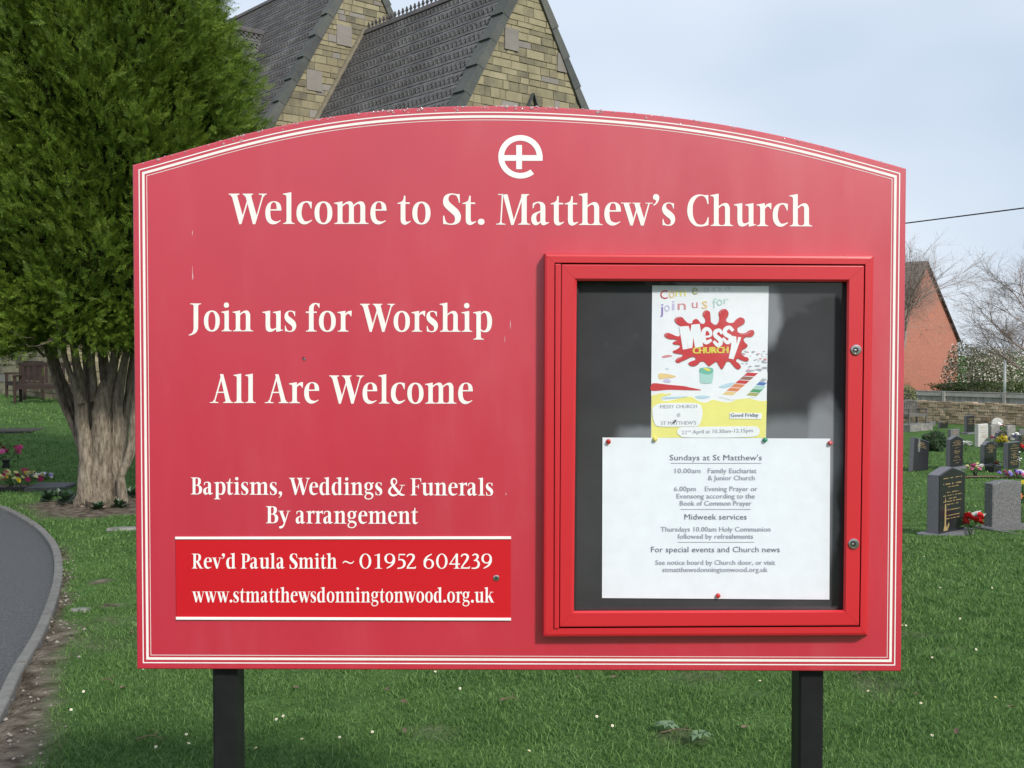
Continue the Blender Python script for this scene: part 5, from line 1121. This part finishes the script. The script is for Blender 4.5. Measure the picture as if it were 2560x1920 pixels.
# insects
for px, py, off, ang, lb in ((760,896,.0012,-.9,"tiny dark fly resting on the red panel below Worship"), (1687,1053,.0058,.8,"small black fly inside the case on the poster's white slip")):
    c = plane(off)(px, py); t = thing("fly", lb, "fly", c); rt = Matrix.Rotation(ang, 4, 'Y'); mf = flat("fly_black", (.012,.01,.012), .4)
    mb = MB(); mb.lathe([(.0002,-.0042),(.0011,-.003),(.0013,-.001),(.0009,.0004),(.0012,.0018),(.0010,.003),(.0003,.0038)], 8, rt); part("body", mb.me(mf, True), t)
    mb = MB()
    for s in (-1, 1): mb.prism([(0, .001), (s*.0018, -.001), (s*.0016, -.0045), (s*.0004, -.003)], -.0012, -.0011, rt)
    part("wings", mb.me(flat("fly_wing", (.2,.2,.2), .3)), t)
    mb = MB()
    for s in (-1, 1):
        for k in (-.001, .0006, .0018): mb.tube([rt @ Vector((0,0,k)), rt @ Vector((s*.0018,.0004,k)), rt @ Vector((s*.0026,.0012,k-.0005))], .00013, 3, False)
    part("legs", mb.me(mf), t)

# ------------------------------------------------------------ headstones and flowers
def K3(x, y): return (2220 + x / 3.7706, 960 + y / 3.7706)
AZR = AZ
m_lichen = M_("old_stone", [(0.10,0.10,0.095),(0.2,0.195,0.18),(0.30,0.29,0.26)], 6, .9, .4, 30)
def outline(kind, w, h):
    a = w / 2
    if kind == 'peak': return [(-a,0),(a,0),(a,h*.9),(a*.78,h*.925),(a*.4,h*.965),(0,h),(-a*.4,h*.965),(-a*.78,h*.925),(-a,h*.9)]
    if kind == 'round': return [(-a,0),(a,0)] + [(a*math.cos(t), h - a*.85 + a*.85*math.sin(t)) for t in np.linspace(0, math.pi, 12)]
    if kind == 'ogee': return [(-a,0),(a,0),(a,h*.86),(a*.8,h*.88),(a*.55,h*.97),(0,h),(-a*.55,h*.97),(-a*.8,h*.88),(-a,h*.86)]
    if kind == 'camber': return [(-a,0),(a,0)] + [(a*x, h - .05*h*x*x) for x in (1,.6,.2,-.2,-.6,-1)]
    return [(-a,0),(a,0),(a,h),(-a,h)]
def headstone(label, base, kind, w, h, th, mats, plinth=True, lean=0, tip=0, text=8, rz=0.0, big=False, gold=True, seed=0):
    rs = random.Random(seed); px, py = K3(*base); g = ground_at(px, py); t = thing("headstone", label, "headstone", (g.x, g.y, g.z - .01), AZR + rz, group="headstones in the churchyard"); t.rotation_euler = (tip, lean, AZR + rz)
    zb = 0
    if plinth:
        zb = .075; mb = MB(); x, y = w/2 + .09, th/2 + .08; mb.prism([(-x,-.2),(x,-.2),(x,.06),(x-.012,zb),(-x+.012,zb),(-x,.06)], -y, y); mb.build("plinth", mats[1], t)
    else: zb = -.05
    P = [(x, z + zb) for x, z in outline(kind, w, h - (zb if plinth else 0))]; n = len(P); cxy = (0, h*.5); e = .012
    def shr(P, d): return [(x - math.copysign(min(d, abs(x)), x) if abs(x) > .01 else x, z - d if z > zb + .05 else z) for x, z in P]
    I = shr(P, e); V = [(x, -th/2 + e, z) for x, z in P] + [(x, -th/2, z) for x, z in I] + [(x, th/2 - e, z) for x, z in P] + [(x, th/2, z) for x, z in I]
    F1 = [tuple(range(n, 2*n))] + [(i, (i+1) % n, n + (i+1) % n, n + i) for i in range(n)]
    F2 = [(i, 2*n+i, 2*n+(i+1) % n, (i+1) % n) for i in range(n)] + [tuple(range(4*n-1, 3*n-1, -1))] + [(2*n+i, 3*n+i, 3*n+(i+1) % n, 2*n+(i+1) % n) for i in range(n)]
    part("stone_body", me_from(V, F2, mats[1]), t); part("polished_face", me_from(V, F1, mats[0]), t)
    if text:
        fl = MB(); z = h * .86; k = 0
        while k < text and z > zb + .12 * h:
            cw = w * rs.choice((.3, .45, .6, .72)); lh = .011 + .006 * (rs.random() < .3); x = -cw / 2
            while x < cw / 2:
                l = rs.uniform(.008, .018); 
                if rs.random() < .8: fl.box((x, -th/2 - .0022, z - lh), (min(x + l, cw/2), -th/2 - .0008, z))
                x += l + .006
            z -= lh + rs.choice((.02, .024, .05)) * h / .75; k += 1
        fl.build("inscription", m_gold if gold else m_lichen, t, kind="stuff")
    return t, zb
blk_ = (m_gran, m_granr); gry = (m_ggrey, m_ggrey); pale = (m_gpale, m_gpale); old = (m_lichen, m_lichen)
HS = [
 ("tall black peaked headstone with gilt lines and a candle carving beside the red flowers", (545,1428), 'peak', .60, .80, .17, blk_, True, 0, 0, 11, 0.02, True),
 ("mottled grey granite headstone with shoulders behind the daffodils, nearest on the right", (1080,1372), 'camber', .52, .62, .14, gry, True, 0, 0, 0, -.2, False),
 ("dark square headstone tilting to the right, next to the sign edge", (285,822), 'flat', .56, .92, .13, blk_, False, .2, -.06, 4, 0.02, False),
 ("tall black headstone directly behind the candle carved one", (625,800), 'peak', .58, .95, .14, blk_, True, .0, 0, 12, 0, False),
 ("small grey headstone peeping over the tall black one", (618,560), 'flat', .56, .56, .12, (m_ggrey, m_granr), False, 0, 0, 4, 0, False),
 ("black curved-top headstone behind the pink and yellow bouquet", (945,770), 'ogee', .60, .76, .14, blk_, True, 0, 0, 7, 0, False),
 ("black headstone full of gilt lines at the right picture edge behind the purple flowers", (1165,795), 'flat', .60, .85, .15, blk_, False, 0, 0, 13, 0, False),
 ("pale grey slab headstone with faint lettering", (880,585), 'flat', .62, .86, .14, pale, False, -.01, 0, 9, 0, False),
 ("weathered grey peaked headstone between the pale slab and the yellow bouquet", (1000,532), 'peak', .56, .78, .12, old, False, 0, 0, 0, 0, False),
 ("black headstone behind the yellow bouquet", (1062,590), 'ogee', .56, .85, .13, blk_, False, 0, 0, 8, 0, False),
 ("brownish weathered headstone behind the black ones on the right", (1150,530), 'camber', .56, .8, .12, old, False, 0, 0, 0, 0, False),
 ("narrow black headstone standing alone near the stone wall", (765,468), 'flat', .56, .85, .12, blk_, True, 0, 0, 6, 0, False),
 ("white round-topped headstone against the stone wall", (1030,400), 'round', .62, .62, .1, pale, False, 0, 0, 0, -.35, False),
 ("low dark headstone with a pale stick near the broken wall", (518,418), 'camber', .6, .46, .12, blk_, False, 0, 0, 3, 0, False),
 ("very small grey stone by the memorial bench", (410,392), 'flat', .5, .32, .12, gry, False, 0, 0, 0, 0, False),
 ("dark headstone cut by the right picture edge, halfway down the slope", (1258,632), 'flat', .6, .8, .13, (m_gran, m_granr), False, 0, 0, 8, 0, False),
 ("small grey headstone at the right edge, far back near the wall", (1262,470), 'camber', .55, .5, .12, gry, False, 0, 0, 0, 0, False),
]
stones = []
TOPS = [768, 895, 497, 483, 410, 535, 525, 360, 362, 415, 370, 295, 305, 340, 340, 460, 410]
for i, (lb, base, kind, w, h, th, mats, pl, lean, tip, txt, rz, big) in enumerate(HS):
    g_ = ground_at(*K3(*base)); h = (base[1] - TOPS[i]) / 3.7706 / F * g_.y; w *= (1.45 if i == 2 else 1.16) if g_.y > 14 else 1
    t, zb = headstone(lb, base, kind, w, h, th, mats, pl, lean, tip, txt, rz, big, seed=i); stones.append(t)
# candle carving on the nearest stone
t = stones[0]; mb = MB(); y = -.0865
mb.prism([(-.235,.1),(-.13,.1),(-.15,.14),(-.17,.17),(-.175,.44),(-.205,.44),(-.21,.17),(-.225,.14)], y, y + .0015); mb.prism([(-.19,.45),(-.178,.48),(-.19,.53),(-.202,.48)], y, y + .0015); mb.prism([(-.13,.1),(-.08,.17),(-.1,.2),(-.14,.14)], y, y + .0015); mb.build("candle_carving", m_gold, t)
t = stones[2]; mb = MB(); mb.prism([(-.2,.5),(-.1,.5),(-.08,.7),(-.12,.86),(-.18,.86),(-.21,.7)], -.067, -.0655); mb.build("carved_figure", m_ggrey, t)
t = stones[1]; mb = MB(); mb.box((-.42, -.62, -.15), (-.36, -.09, .06)); mb.box((.36, -.62, -.15), (.42, -.09, .06)); mb.box((-.42, -.68, -.15), (.42, -.62, .06)); mb.build("grave_kerb", m_ggrey, t)

def petal_head(r, col, kind='rose', rs=random):
    mb = MB()
    if kind == 'rose':
        for ring, (rr_, up, k) in enumerate(((1.0, .15, 6), (.68, .45, 5), (.38, .7, 4))):
            for i in range(k):
                a = 2*math.pi*i/k + ring*.5; c, s = math.cos(a), math.sin(a); w = .62*r*rr_
                mb.add([(0,0,r*(up-.25)), (c*rr_*r*.7 - s*w*.8, s*rr_*r*.7 + c*w*.8, r*up), (c*rr_*r, s*rr_*r, r*(up+.15)), (c*rr_*r*.7 + s*w*.8, s*rr_*r*.7 - c*w*.8, r*up)], [(0,1,2,3)])
    else:
        for i in range(6):
            a = 2*math.pi*i/6; c, s = math.cos(a), math.sin(a); w = .26*r
            mb.add([(0,0,0), (c*r*.55 - s*w, s*r*.55 + c*w, .1*r), (c*r, s*r, .05*r), (c*r*.55 + s*w, s*r*.55 - c*w, .1*r)], [(0,1,2,3)])
        mb.lathe([(.2*r,0),(.24*r,.35*r),(.28*r,.42*r)], 8)
    return mb.me(flat("petals", col, .7))
_fm = {}
def bouquet(label, base, heads, spread, hgt, vase=True, kind='rose', size=.035, group="flowers left on the graves", cat="flowers", K=K3, white=0, Y=None, seed=1, toss=0):
    rs = random.Random(seed); px, py = K(*base); g = ground_at(px, py) if Y is None else at(px, py, Y); q_ = max(1, g.y / 15) if K is K3 else 1; spread *= q_ ** .35; hgt *= q_ ** .2 * .9; size *= q_ ** .6 * (1.0 if K is K3 else .75); heads = [(c_, int(n_ * 1.5)) for c_, n_ in heads]; t = thing("flower_bouquet", label, cat, (g.x, g.y, g.z), group=group)
    if vase: mb = MB(); mb.lathe([(.045,0),(.05,.02),(.04,.06),(.05,.1),(.055,.11)], 12); mb.build("vase", m_gran, t, True)
    st = MB(); lf = MB()
    for col, n in heads:
        key = (col, kind); 
        if key not in _fm: _fm[key] = petal_head(1.0, col, kind)
        for i in range(n):
            a = rs.uniform(0, 6.28); r_ = spread * math.sqrt(rs.random()); z = hgt * rs.uniform(.6, 1.0) * (1 - .25 * r_ / spread); p = Vector((r_*math.cos(a), r_*math.sin(a) * .8, z))
            o = part("flower", _fm[key], t); s = size * rs.uniform(.8, 1.25); o.location = p; o.scale = (s, s, s); o.rotation_euler = (R(60) + rs.uniform(-.5, .4), rs.uniform(-.5, .5), rs.uniform(-.7, .7)) if kind != 'rose' else (rs.uniform(.1, 1.1), rs.uniform(-.5, .5), rs.uniform(0, 3))
            st.tube([(0, 0, .05 if vase else 0), tuple(p * .6), tuple(p)], .003, 4, False)
    for i in range(26):
        a = rs.uniform(0, 6.28); r_ = spread * 1.15 * math.sqrt(rs.random()); q = Vector((r_*math.cos(a), r_*math.sin(a)*.8, hgt * rs.uniform(.15, .85))); d = Vector((rs.gauss(0,1), rs.gauss(0,1), rs.gauss(.6,.6))).normalized() * rs.uniform(.05, .1); s = d.cross(Vector((rs.gauss(0,1), rs.gauss(0,1), 0))).normalized() * .014
        lf.add([q, q + d*.5 + s, q + d, q + d*.5 - s], [(0,1,2,3)])
    st.build("stems", m_stem, t); lf.build("leaves", m_stem, t)
    if white:
        wb = MB()
        for i in range(white):
            a = rs.uniform(-.3, 1.2); q = Vector((spread*.5*rs.uniform(-1,1), -.02, hgt*rs.uniform(.5,.9))); d = Vector((math.cos(a), 0, math.sin(a)))*rs.uniform(.08,.17); s = Vector((-d.z, .2, d.x))*.12; wb.add([q, q+d*.5+s, q+d, q+d*.5-s], [(0,1,2,3)])
        wb.build("gypsophila_spray", m_gpale, t)
    return t
m_stem = M_("stem_green", [(0.03,0.07,0.015),(0.06,0.12,0.03)], 20, .7)
RED, PINK, MAG, YEL, CREAM, WHT, PUR, ORA = (.6,.015,.02), (.6,.12,.3), (.42,.02,.12), (.75,.6,.03), (.75,.7,.35), (.8,.8,.78), (.28,.2,.6), (.8,.25,.06)
bouquet("bright red flowers with white sprays leaning on the nearest black headstone", (770,1432), [(RED, 9)], .15, .38, False, size=.05, white=9, seed=3)
bouquet("pink and yellow bouquet in a small black vase between the headstones", (822,872), [(PINK, 6), (CREAM, 5), (WHT, 5)], .16, .36, True, size=.035, seed=4)
bouquet("purple and white flowers lying in front of the gilt lettered stone at the right", (1215,885), [(PUR, 8), (WHT, 7), (PINK, 4)], .34, .16, False, size=.04, seed=5)
bouquet("yellow bouquet standing beyond the curved-top black headstone", (1072,600), [(YEL, 10), (CREAM, 4)], .15, .38, False, size=.05, seed=6)
bouquet("white flowers behind the tall black headstone", (732,632), [(WHT, 10)], .16, .34, False, size=.038, seed=7)
bouquet("single red bloom in the black stone trough", (1020,790), [(RED, 3)], .09, .18, False, size=.035, seed=8)
bouquet("small pink bunch between the two grey headstones", (1003,545), [(PINK, 6)], .12, .22, False, size=.04, seed=9)
bouquet("white flowers on top of the far grave row", (1055,440), [(WHT, 6), (RED, 2)], .16, .3, False, size=.04, seed=10)
bouquet("small white and purple posy behind the gilt lettered stone", (1215,540), [(WHT, 6), (PUR, 3)], .14, .26, False, size=.04, seed=11)
bouquet("red flowers at the right edge beside the cut-off headstone", (1278,640), [(RED, 6)], .12, .25, False, size=.045, seed=12)
# trough by the curved-top stone
g = ground_at(*K3(990,828)); t = thing("stone_trough", "low black stone flower trough in front of the curved-top headstone", "trough", g, AZR); mb = MB()
for a, b in (((-.2,-.12,-.02),(.2,-.09,.16)), ((-.2,.09,-.02),(.2,.12,.16)), ((-.2,-.09,-.02),(-.17,.09,.16)), ((.17,-.09,-.02),(.2,.09,.16)), ((-.17,-.09,-.02),(.17,.09,.12))): mb.box(a, b)
mb.build("trough_body", m_gran, t)
# daffodil clumps
def daffodils(label, base, n, h, seed, hcol=YEL):
    rs = random.Random(seed); g = ground_at(*K3(*base)); t = thing("daffodil_clump", label, "daffodils", g, group="daffodils by the grey granite headstone"); lf = MB(); st = MB()
    for i in range(46):
        a = rs.uniform(0, 6.28); r_ = rs.uniform(0, .16); p = Vector((r_*math.cos(a), r_*math.sin(a), 0)); hh = h * rs.uniform(.5, .95); q = p + Vector((rs.gauss(0, .07), rs.gauss(0, .07), hh)); s = Vector((math.cos(a+1), math.sin(a+1), 0)) * .007; m_ = p.lerp(q, .6) + Vector((0, 0, .02)); lf.add([p - s, p + s, m_ + s, q, m_ - s], [(0,1,2,4), (4,2,3)])
    for i in range(n):
        a = rs.uniform(0, 6.28); p = Vector((rs.uniform(-.12, .12), rs.uniform(-.1, .1), 0)); q = p + Vector((rs.gauss(0, .05), rs.gauss(0, .05), h * rs.uniform(.85, 1.1))); st.tube([p, (p + q)/2, q], .004, 4, False)
        key = (hcol, 'daff'); 
        if key not in _fm: _fm[key] = petal_head(1.0, hcol, 'daff')
        o = part("flower", _fm[key], t); o.location = q; o.scale = (.05,)*3; o.rotation_euler = (R(75), 0, rs.uniform(-.8, .5))
    lf.build("leaves", m_stem, t); st.build("stems", m_stem, t)
daffodils("yellow daffodil clump at the right edge in front of the gilt lettered stone", (1262,1120), 3, .38, 1)
daffodils("orange-yellow daffodils growing before the grey granite headstone", (1215,1325), 3, .40, 2, ORA)
# pinwheels
for base, hh, lb in (((1222,790), .42, "white pinwheel on a stick beside the gilt lettered stone, the upper one"), ((1236,800), .27, "white round ornament on a stick, just under the pinwheel")):
    g = ground_at(*K3(*base)); t = thing("pinwheel", lb, "pinwheel", g); mb = MB(); mb.tube([(0,0,0), (0,0,hh)], .003, 5); mb.build("stick", m_white, t); mb = MB()
    for k in range(4):
        a = k*math.pi/2; c, s = math.cos(a), math.sin(a); mb.add([(0,-.01,hh), (c*.06, -.025, hh+s*.06), (c*.06 - s*.035, -.005, hh + s*.06 + c*.035)], [(0,1,2)])
    mb.build("vanes", m_white, t)
# memorial bench by the wall
def bench(label, loc, rz, L=1.5, arch_=False, mat=m_dwood, cat="bench", group=None):
    t = thing("bench", label, cat, loc, rz, group)
    for x in (-L/2, L/2 - .06):
        mb = MB(); mb.box((x, -.25, 0), (x + .06, -.19, .62)); mb.build("leg", mat, t); mb = MB(); mb.prism([(x, 0), (x+.06, 0), (x+.06, .9), (x, .9)], .2, .26); mb.build("leg", mat, t)
        mb = MB(); mb.box((x - .01, -.28, .62), (x + .07, .22, .66)); mb.build("armrest", mat, t); mb = MB(); mb.box((x + .005, -.19, .32), (x + .055, .2, .4)); mb.build("side_rail", mat, t)
    for k in range(5): mb = MB(); mb.box((-L/2 + .06, -.24 + k*.09, .41), (L/2 - .06, -.165 + k*.09, .435)); mb.build("seat_slat", mat, t)
    mb = MB(); mb.box((-L/2 + .06, -.235, .33), (L/2 - .06, -.21, .405)); mb.build("front_rail", mat, t)
    n = int(L / .13)
    for k in range(n):
        x = -L/2 + .09 + k * (L - .2) / (n - 1); top = .9 + (.1 * math.cos((x / L) * math.pi) if arch_ else 0); mb = MB(); mb.box((x - .03, .215, .46), (x + .03, .235, top - .02)); mb.build("back_slat", mat, t)
    mb = MB(); P = []
    for k in range(9):
        x = -L/2 + L*k/8; P.append((x, .88 + (.1 * math.cos(x / L * math.pi) if arch_ else 0)))
    mb.prism(P + [(x, z + .08) for x, z in P[::-1]], .2, .25); mb.build("top_rail", mat, t); return t
g = ground_at(*K3(235,440)); sl_t = thing("grave_slab", "raised grey slab under the weathered bench by the sign edge", "slab", g, AZR); mb = MB(); mb.box((-.95, -.4, -.1), (.95, .5, .3)); mb.build("slab_body", m_lichen, sl_t)
bench("weathered grey memorial bench with arched back on a slab beside the sign", (g.x, g.y, g.z + .3), AZR, 1.5, True, M_("grey_bench_wood", [(0.09,0.085,0.08),(0.17,0.16,0.15)], 9, .9, objr=.4), group=None)
# grassy mound shrub
bush("dwarf_conifer", "low dark green shrub sloping down between the tilted and the tall headstones", Vector(ground_at(*K3(440,628))), .42, .35, .34, 5200, 0, .05, M_("dwarf_leaf", [(0.02,0.05,0.02),(0.05,0.10,0.04)], 3, .8, island=.7), 41)
# bare burial plot with reddish earth
g = ground_at(*K3(950,882)); mb = MB(); pts_ = [(x, y, gzf(g.x + x, g.y + y) - g.z + .012 + .02*(1 - (x/.9)**2)) for x in np.linspace(-.9, .9, 13) for y in np.linspace(-.14, .14, 4)]
mb.add(pts_, [(i*4+j, (i+1)*4+j, (i+1)*4+j+1, i*4+j+1) for i in range(12) for j in range(3)]); o = mb.build("earth_patch", M_("red_earth", [(0.12,0.06,0.04),(0.24,0.13,0.09)], 14, .95, .6), None, True); o.location = g; tag(o, kind="structure")

# left background: benches, flowers, slab
g = at(61, 984, 28.2); bench("dark wooden bench seen side-on against the church wall, left of the other", (g.x, g.y, gzf(g.x, g.y)), math.atan2(-DV.y, -DV.x), 1.5, group="dark wooden benches by the church wall")
g = at(118, 992, 26.3); bench("dark wooden bench seen frontally behind the conifer trunk", (g.x, g.y, gzf(g.x, g.y)), R(8), 1.4, group="dark wooden benches by the church wall")
K5 = lambda x, y: (x / 2.963, 780 + y / 2.963)
bouquet("magenta flowers in a dark pot at the left picture edge", (45,1155), [(MAG, 9), (PINK, 3)], .2, .42, True, size=.055, K=K5, seed=21, group="flowers by the path")
bouquet("lime and dark red flowers low beside the path", (120,1310), [(CREAM, 10), (MAG, 6), (YEL, 3)], .3, .26, False, size=.05, K=K5, seed=22, group="flowers by the path")
bouquet("blue and white flowers lying on the flat slab by the path", (285,1245), [(PUR, 5), (WHT, 7)], .2, .1, False, size=.045, K=K5, seed=23, group="flowers by the path")
def slab_(label, base, w, d, h, mat=m_granr, K=K5, rz=.1):
    g = ground_at(*K(*base)); t = thing("ledger_slab", label, "slab", g, rz); mb = MB(); mb.prism([(-w/2,-.05),(w/2,-.05),(w/2,h-.01),(w/2-.01,h),(-w/2+.01,h),(-w/2,h-.01)], -d/2, d/2); mb.build("slab_body", mat, t)
m_slate = M_("dark_slate_slab", [(0.045,0.048,0.05),(0.09,0.095,0.1)], 9, .85, .3)
m_dirt = M_("turned_earth", [(0.03,0.03,0.025),(0.07,0.06,0.05)], 9, .95, .5)
slab_("flat grey memorial slab set in the lawn behind the path flowers", (375,1308), .42, .5, .04, m_slate)
slab_("dark flat slab in the grass at the left edge, before the benches", (70,885), 1.0, .9, .03, m_dirt)
slab_("small black kerb stone under the lime flowers", (100,1322), .38, .25, .05, m_gran)
g = ground_at(322, 1326); t = thing("paving_stone", "pale flat stone lying in the grass next to the sign's left edge", "stone", g); mb = MB(); mb.add([(-.26,-.1,0),(.25,-.13,0),(.3,.08,0),(-.12,.12,0),(-.24,-.08,.035),(.23,-.11,.04),(.27,.06,.035),(-.1,.1,.03)], [(4,5,6,7),(0,1,5,4),(1,2,6,5),(2,3,7,6),(3,0,4,7)]); mb.v = [(x*.7, y*.6, z*.8) for x, y, z in mb.v]; mb.build("stone_body", m_lichen, t)
g = ground_at(200, 1529); t = thing("paving_stone", "small pale stone half sunk in the lawn beside the path edging", "stone", g); mb = MB(); mb.add([(-.06,-.03,0),(.05,-.04,0),(.07,.03,0),(-.05,.04,0),(-.05,-.02,.02),(.04,-.03,.022),(.055,.02,.02),(-.04,.03,.018)], [(4,5,6,7),(0,1,5,4),(1,2,6,5),(2,3,7,6),(3,0,4,7)]); mb.build("stone_body", m_lichen, t)
# plants at the trunk's foot
for i, (x, y, s, lb) in enumerate(((360,1400,.16,"dark leafy plant at the left end of the bare soil"), (490,1420,.2,"largest dark leafy plant, left of the conifer trunk"), (435,1375,.13,"small dark plant just behind the largest one by the trunk"), (728,1470,.13,"dark leafy plant in front of the conifer trunk"), (880,1455,.14,"dark leafy plant at the right foot of the trunk"), (965,1370,.16,"dark leafy plant right of the trunk at the sign edge"))):
    g = ground_at(*K5(x, y)); rs = random.Random(i); t = thing("leafy_plant", lb, "plant", g, group="dark plants around the conifer"); mb = MB()
    for k in range(34):
        a = rs.uniform(0, 6.28); e = rs.uniform(.2, 1.3); l = s * rs.uniform(.5, 1); d = Vector((math.cos(a)*math.cos(e), math.sin(a)*math.cos(e), math.sin(e))); q = d * l; sd_ = d.cross(Vector((0,0,1))).normalized() * l * .22; p0 = d * l * .2; mb.add([p0, (p0+q)/2 + sd_, q - Vector((0,0,l*.15)), (p0+q)/2 - sd_], [(0,1,2,3)])
    mb.build("leaves", m_pl if i else (m_pl := M_("dark_plant_leaf", [(0.012,0.035,0.014),(0.035,0.075,0.03)], 12, .45)), t)
# daisies, dead leaves and twigs in the lawn
dm = MB()
for k in range(9):
    a = k*2*math.pi/9; c, s = math.cos(a), math.sin(a); dm.add([(0,0,.001), (c*.006 - s*.0028, s*.006 + c*.0028, .002), (c*.0105, s*.0105, .001), (c*.006 + s*.0028, s*.006 - c*.0028, .002)], [(0,1,2,3)])
dme = dm.me(flat("daisy_white", (.85,.85,.83), .6)); yc = MB(); yc.lathe([(.0035,0),(.003,.002),(.001,.003)], 7); yme = yc.me(flat("daisy_yellow", (.7,.5,.05)))
rs = random.Random(77); spots = [(691,1817),(708,1808),(849,1862),(931,1851),(1323,1896),(1531,1833),(755,1866),(1492,1810),(2170,1745),(2302,1778),(2488,1761),(2265,1578),(2255,1577),(390,1890),(466,1858),(472,1879),(178,1792),(209,1747),(358,1688),(1088,1697),(2330,1660),(2400,1560),(2440,1640),(2350,1480),(2310,1400),(2480,1480),(2282,1330),(2330,1860),(640,1890),(1900,1720),(1150,1740)]
for (px, py) in spots:
    g = ground_at(px, py); t = thing("daisy", "tiny white daisy open in the short grass", "daisy", (g.x, g.y, g.z), group="daisies scattered in the lawn"); o = part("petals", dme, t); o.location = (0, 0, .03); o.rotation_euler = (rs.uniform(.1, .9), rs.uniform(-.4, .4), 0); o.scale = (.66,)*3; o = part("centre", yme, t); o.location = (0, -.001, .031); o.rotation_euler = (rs.uniform(.1, .9), 0, 0)
m_dead = M_("dead_leaf", [(0.085,0.055,0.035),(0.17,0.12,0.075)], 20, .8, objr=.5)
lm = MB(); lm.add([(-.03,0,.004),(-.01,.014,.012),(.02,.012,.006),(.036,0,.012),(.018,-.013,.014),(-.012,-.013,.005),(0,0,.0)], [(0,1,6),(1,2,6),(2,3,6),(3,4,6),(4,5,6),(5,0,6)]); lme = lm.me(m_dead)
for px, py in ((1400,1800),(1445,1708),(1535,1709),(968,1740),(1012,1846),(1258,1765),(1862,1835),(2410,1675),(2530,1785),(2390,1850),(2150,1700),(1010,1770),(740,1735),(310,1735),(330,1595),(2290,1750)):
    g = ground_at(px, py); t = thing("dead_leaf", "curled brown dead leaf lying on the lawn", "leaf", (g.x, g.y, g.z + .025), rs.uniform(0, 6), "dead leaves on the lawn"); o = part("leaf_blade", lme, t); o.scale = (rs.uniform(.4, .8),)*3; o.rotation_euler = (rs.uniform(-.3, .4), rs.uniform(-.3, .3), 0)
for px, py, l, rz, lb in ((377,1872,.14,.2,"straight brown twig on the grass left of the left post"), (270,1722,.09,-.3,"short brown twig on the grass below the sign's left corner"), (1700,1855,.2,.1,"longest dead stem on the grass near the right post"), (1275,1770,.12,.3,"thin twig on the lawn under the middle of the sign")):
    g = ground_at(px, py); t = thing("twig", lb, "twig", (g.x, g.y, g.z + .035), rz); mb = MB(); l *= .8; mb.tube([(-l/2,0,0), (-l*.1,.01,.008), (l*.2,-.008,.01), (l/2,.005,-.01)], [.0028,.0025,.002,.001], 6); mb.tube([(l*.1,0,.008), (l*.22,.03,.02)], [.002,.001], 5); mb.build("stick", m_dead, t)
# dandelion-like weeds near the right post
m_weed = M_("weed_leaf", [(0.07,0.13,0.06),(0.14,0.21,0.11)], 20, .6)
for px, py, n, lb in ((1668,1835,12,"ragged pale weed rosette on the lawn left of the right post"), (1745,1860,9,"small pale weed next to the ragged rosette")):
    g = ground_at(px, py); t = thing("weed", lb, "weed", (g.x, g.y, g.z + .015), group="weeds in the lawn"); mb = MB()
    for k in range(n):
        a = k * 2.4; l = rs.uniform(.03, .075); c, s = math.cos(a), math.sin(a); P = [(0,0,.0)]
        mb.add([(0,0,.01), (c*l*.5 - s*.012, s*l*.5 + c*.012, .03), (c*l, s*l, .018), (c*l*.5 + s*.012, s*l*.5 - c*.012, .03)], [(0,1,2,3)])
    mb.build("leaves", m_weed, t)

# unseen trees added behind the camera to shape the reflections in the glass
for i, (x, y, rx, rz_, lb) in enumerate(((-16, -34, 4.5, 2.1, "broad unseen tree added for reflections far behind the photographer, left of the others"), (-6, -30, 3.8, 1.6, "low unseen tree added for reflections behind the photographer, second in the row"), (3, -33, 4.2, 2.4, "tallest unseen tree added for reflections behind the photographer, in the middle of the row"), (12, -31, 4.0, 1.7, "rounded unseen tree added for reflections behind the photographer, fourth in the row"), (21, -35, 4.6, 2.2, "green tree ending the row behind the photographer"))):
    bush("reflection_tree", lb, (x, y, 0), rx, 2.2, rz_, 5000, 0, .45, m_bush, 60 + i, "unseen trees added for reflections", "tree")
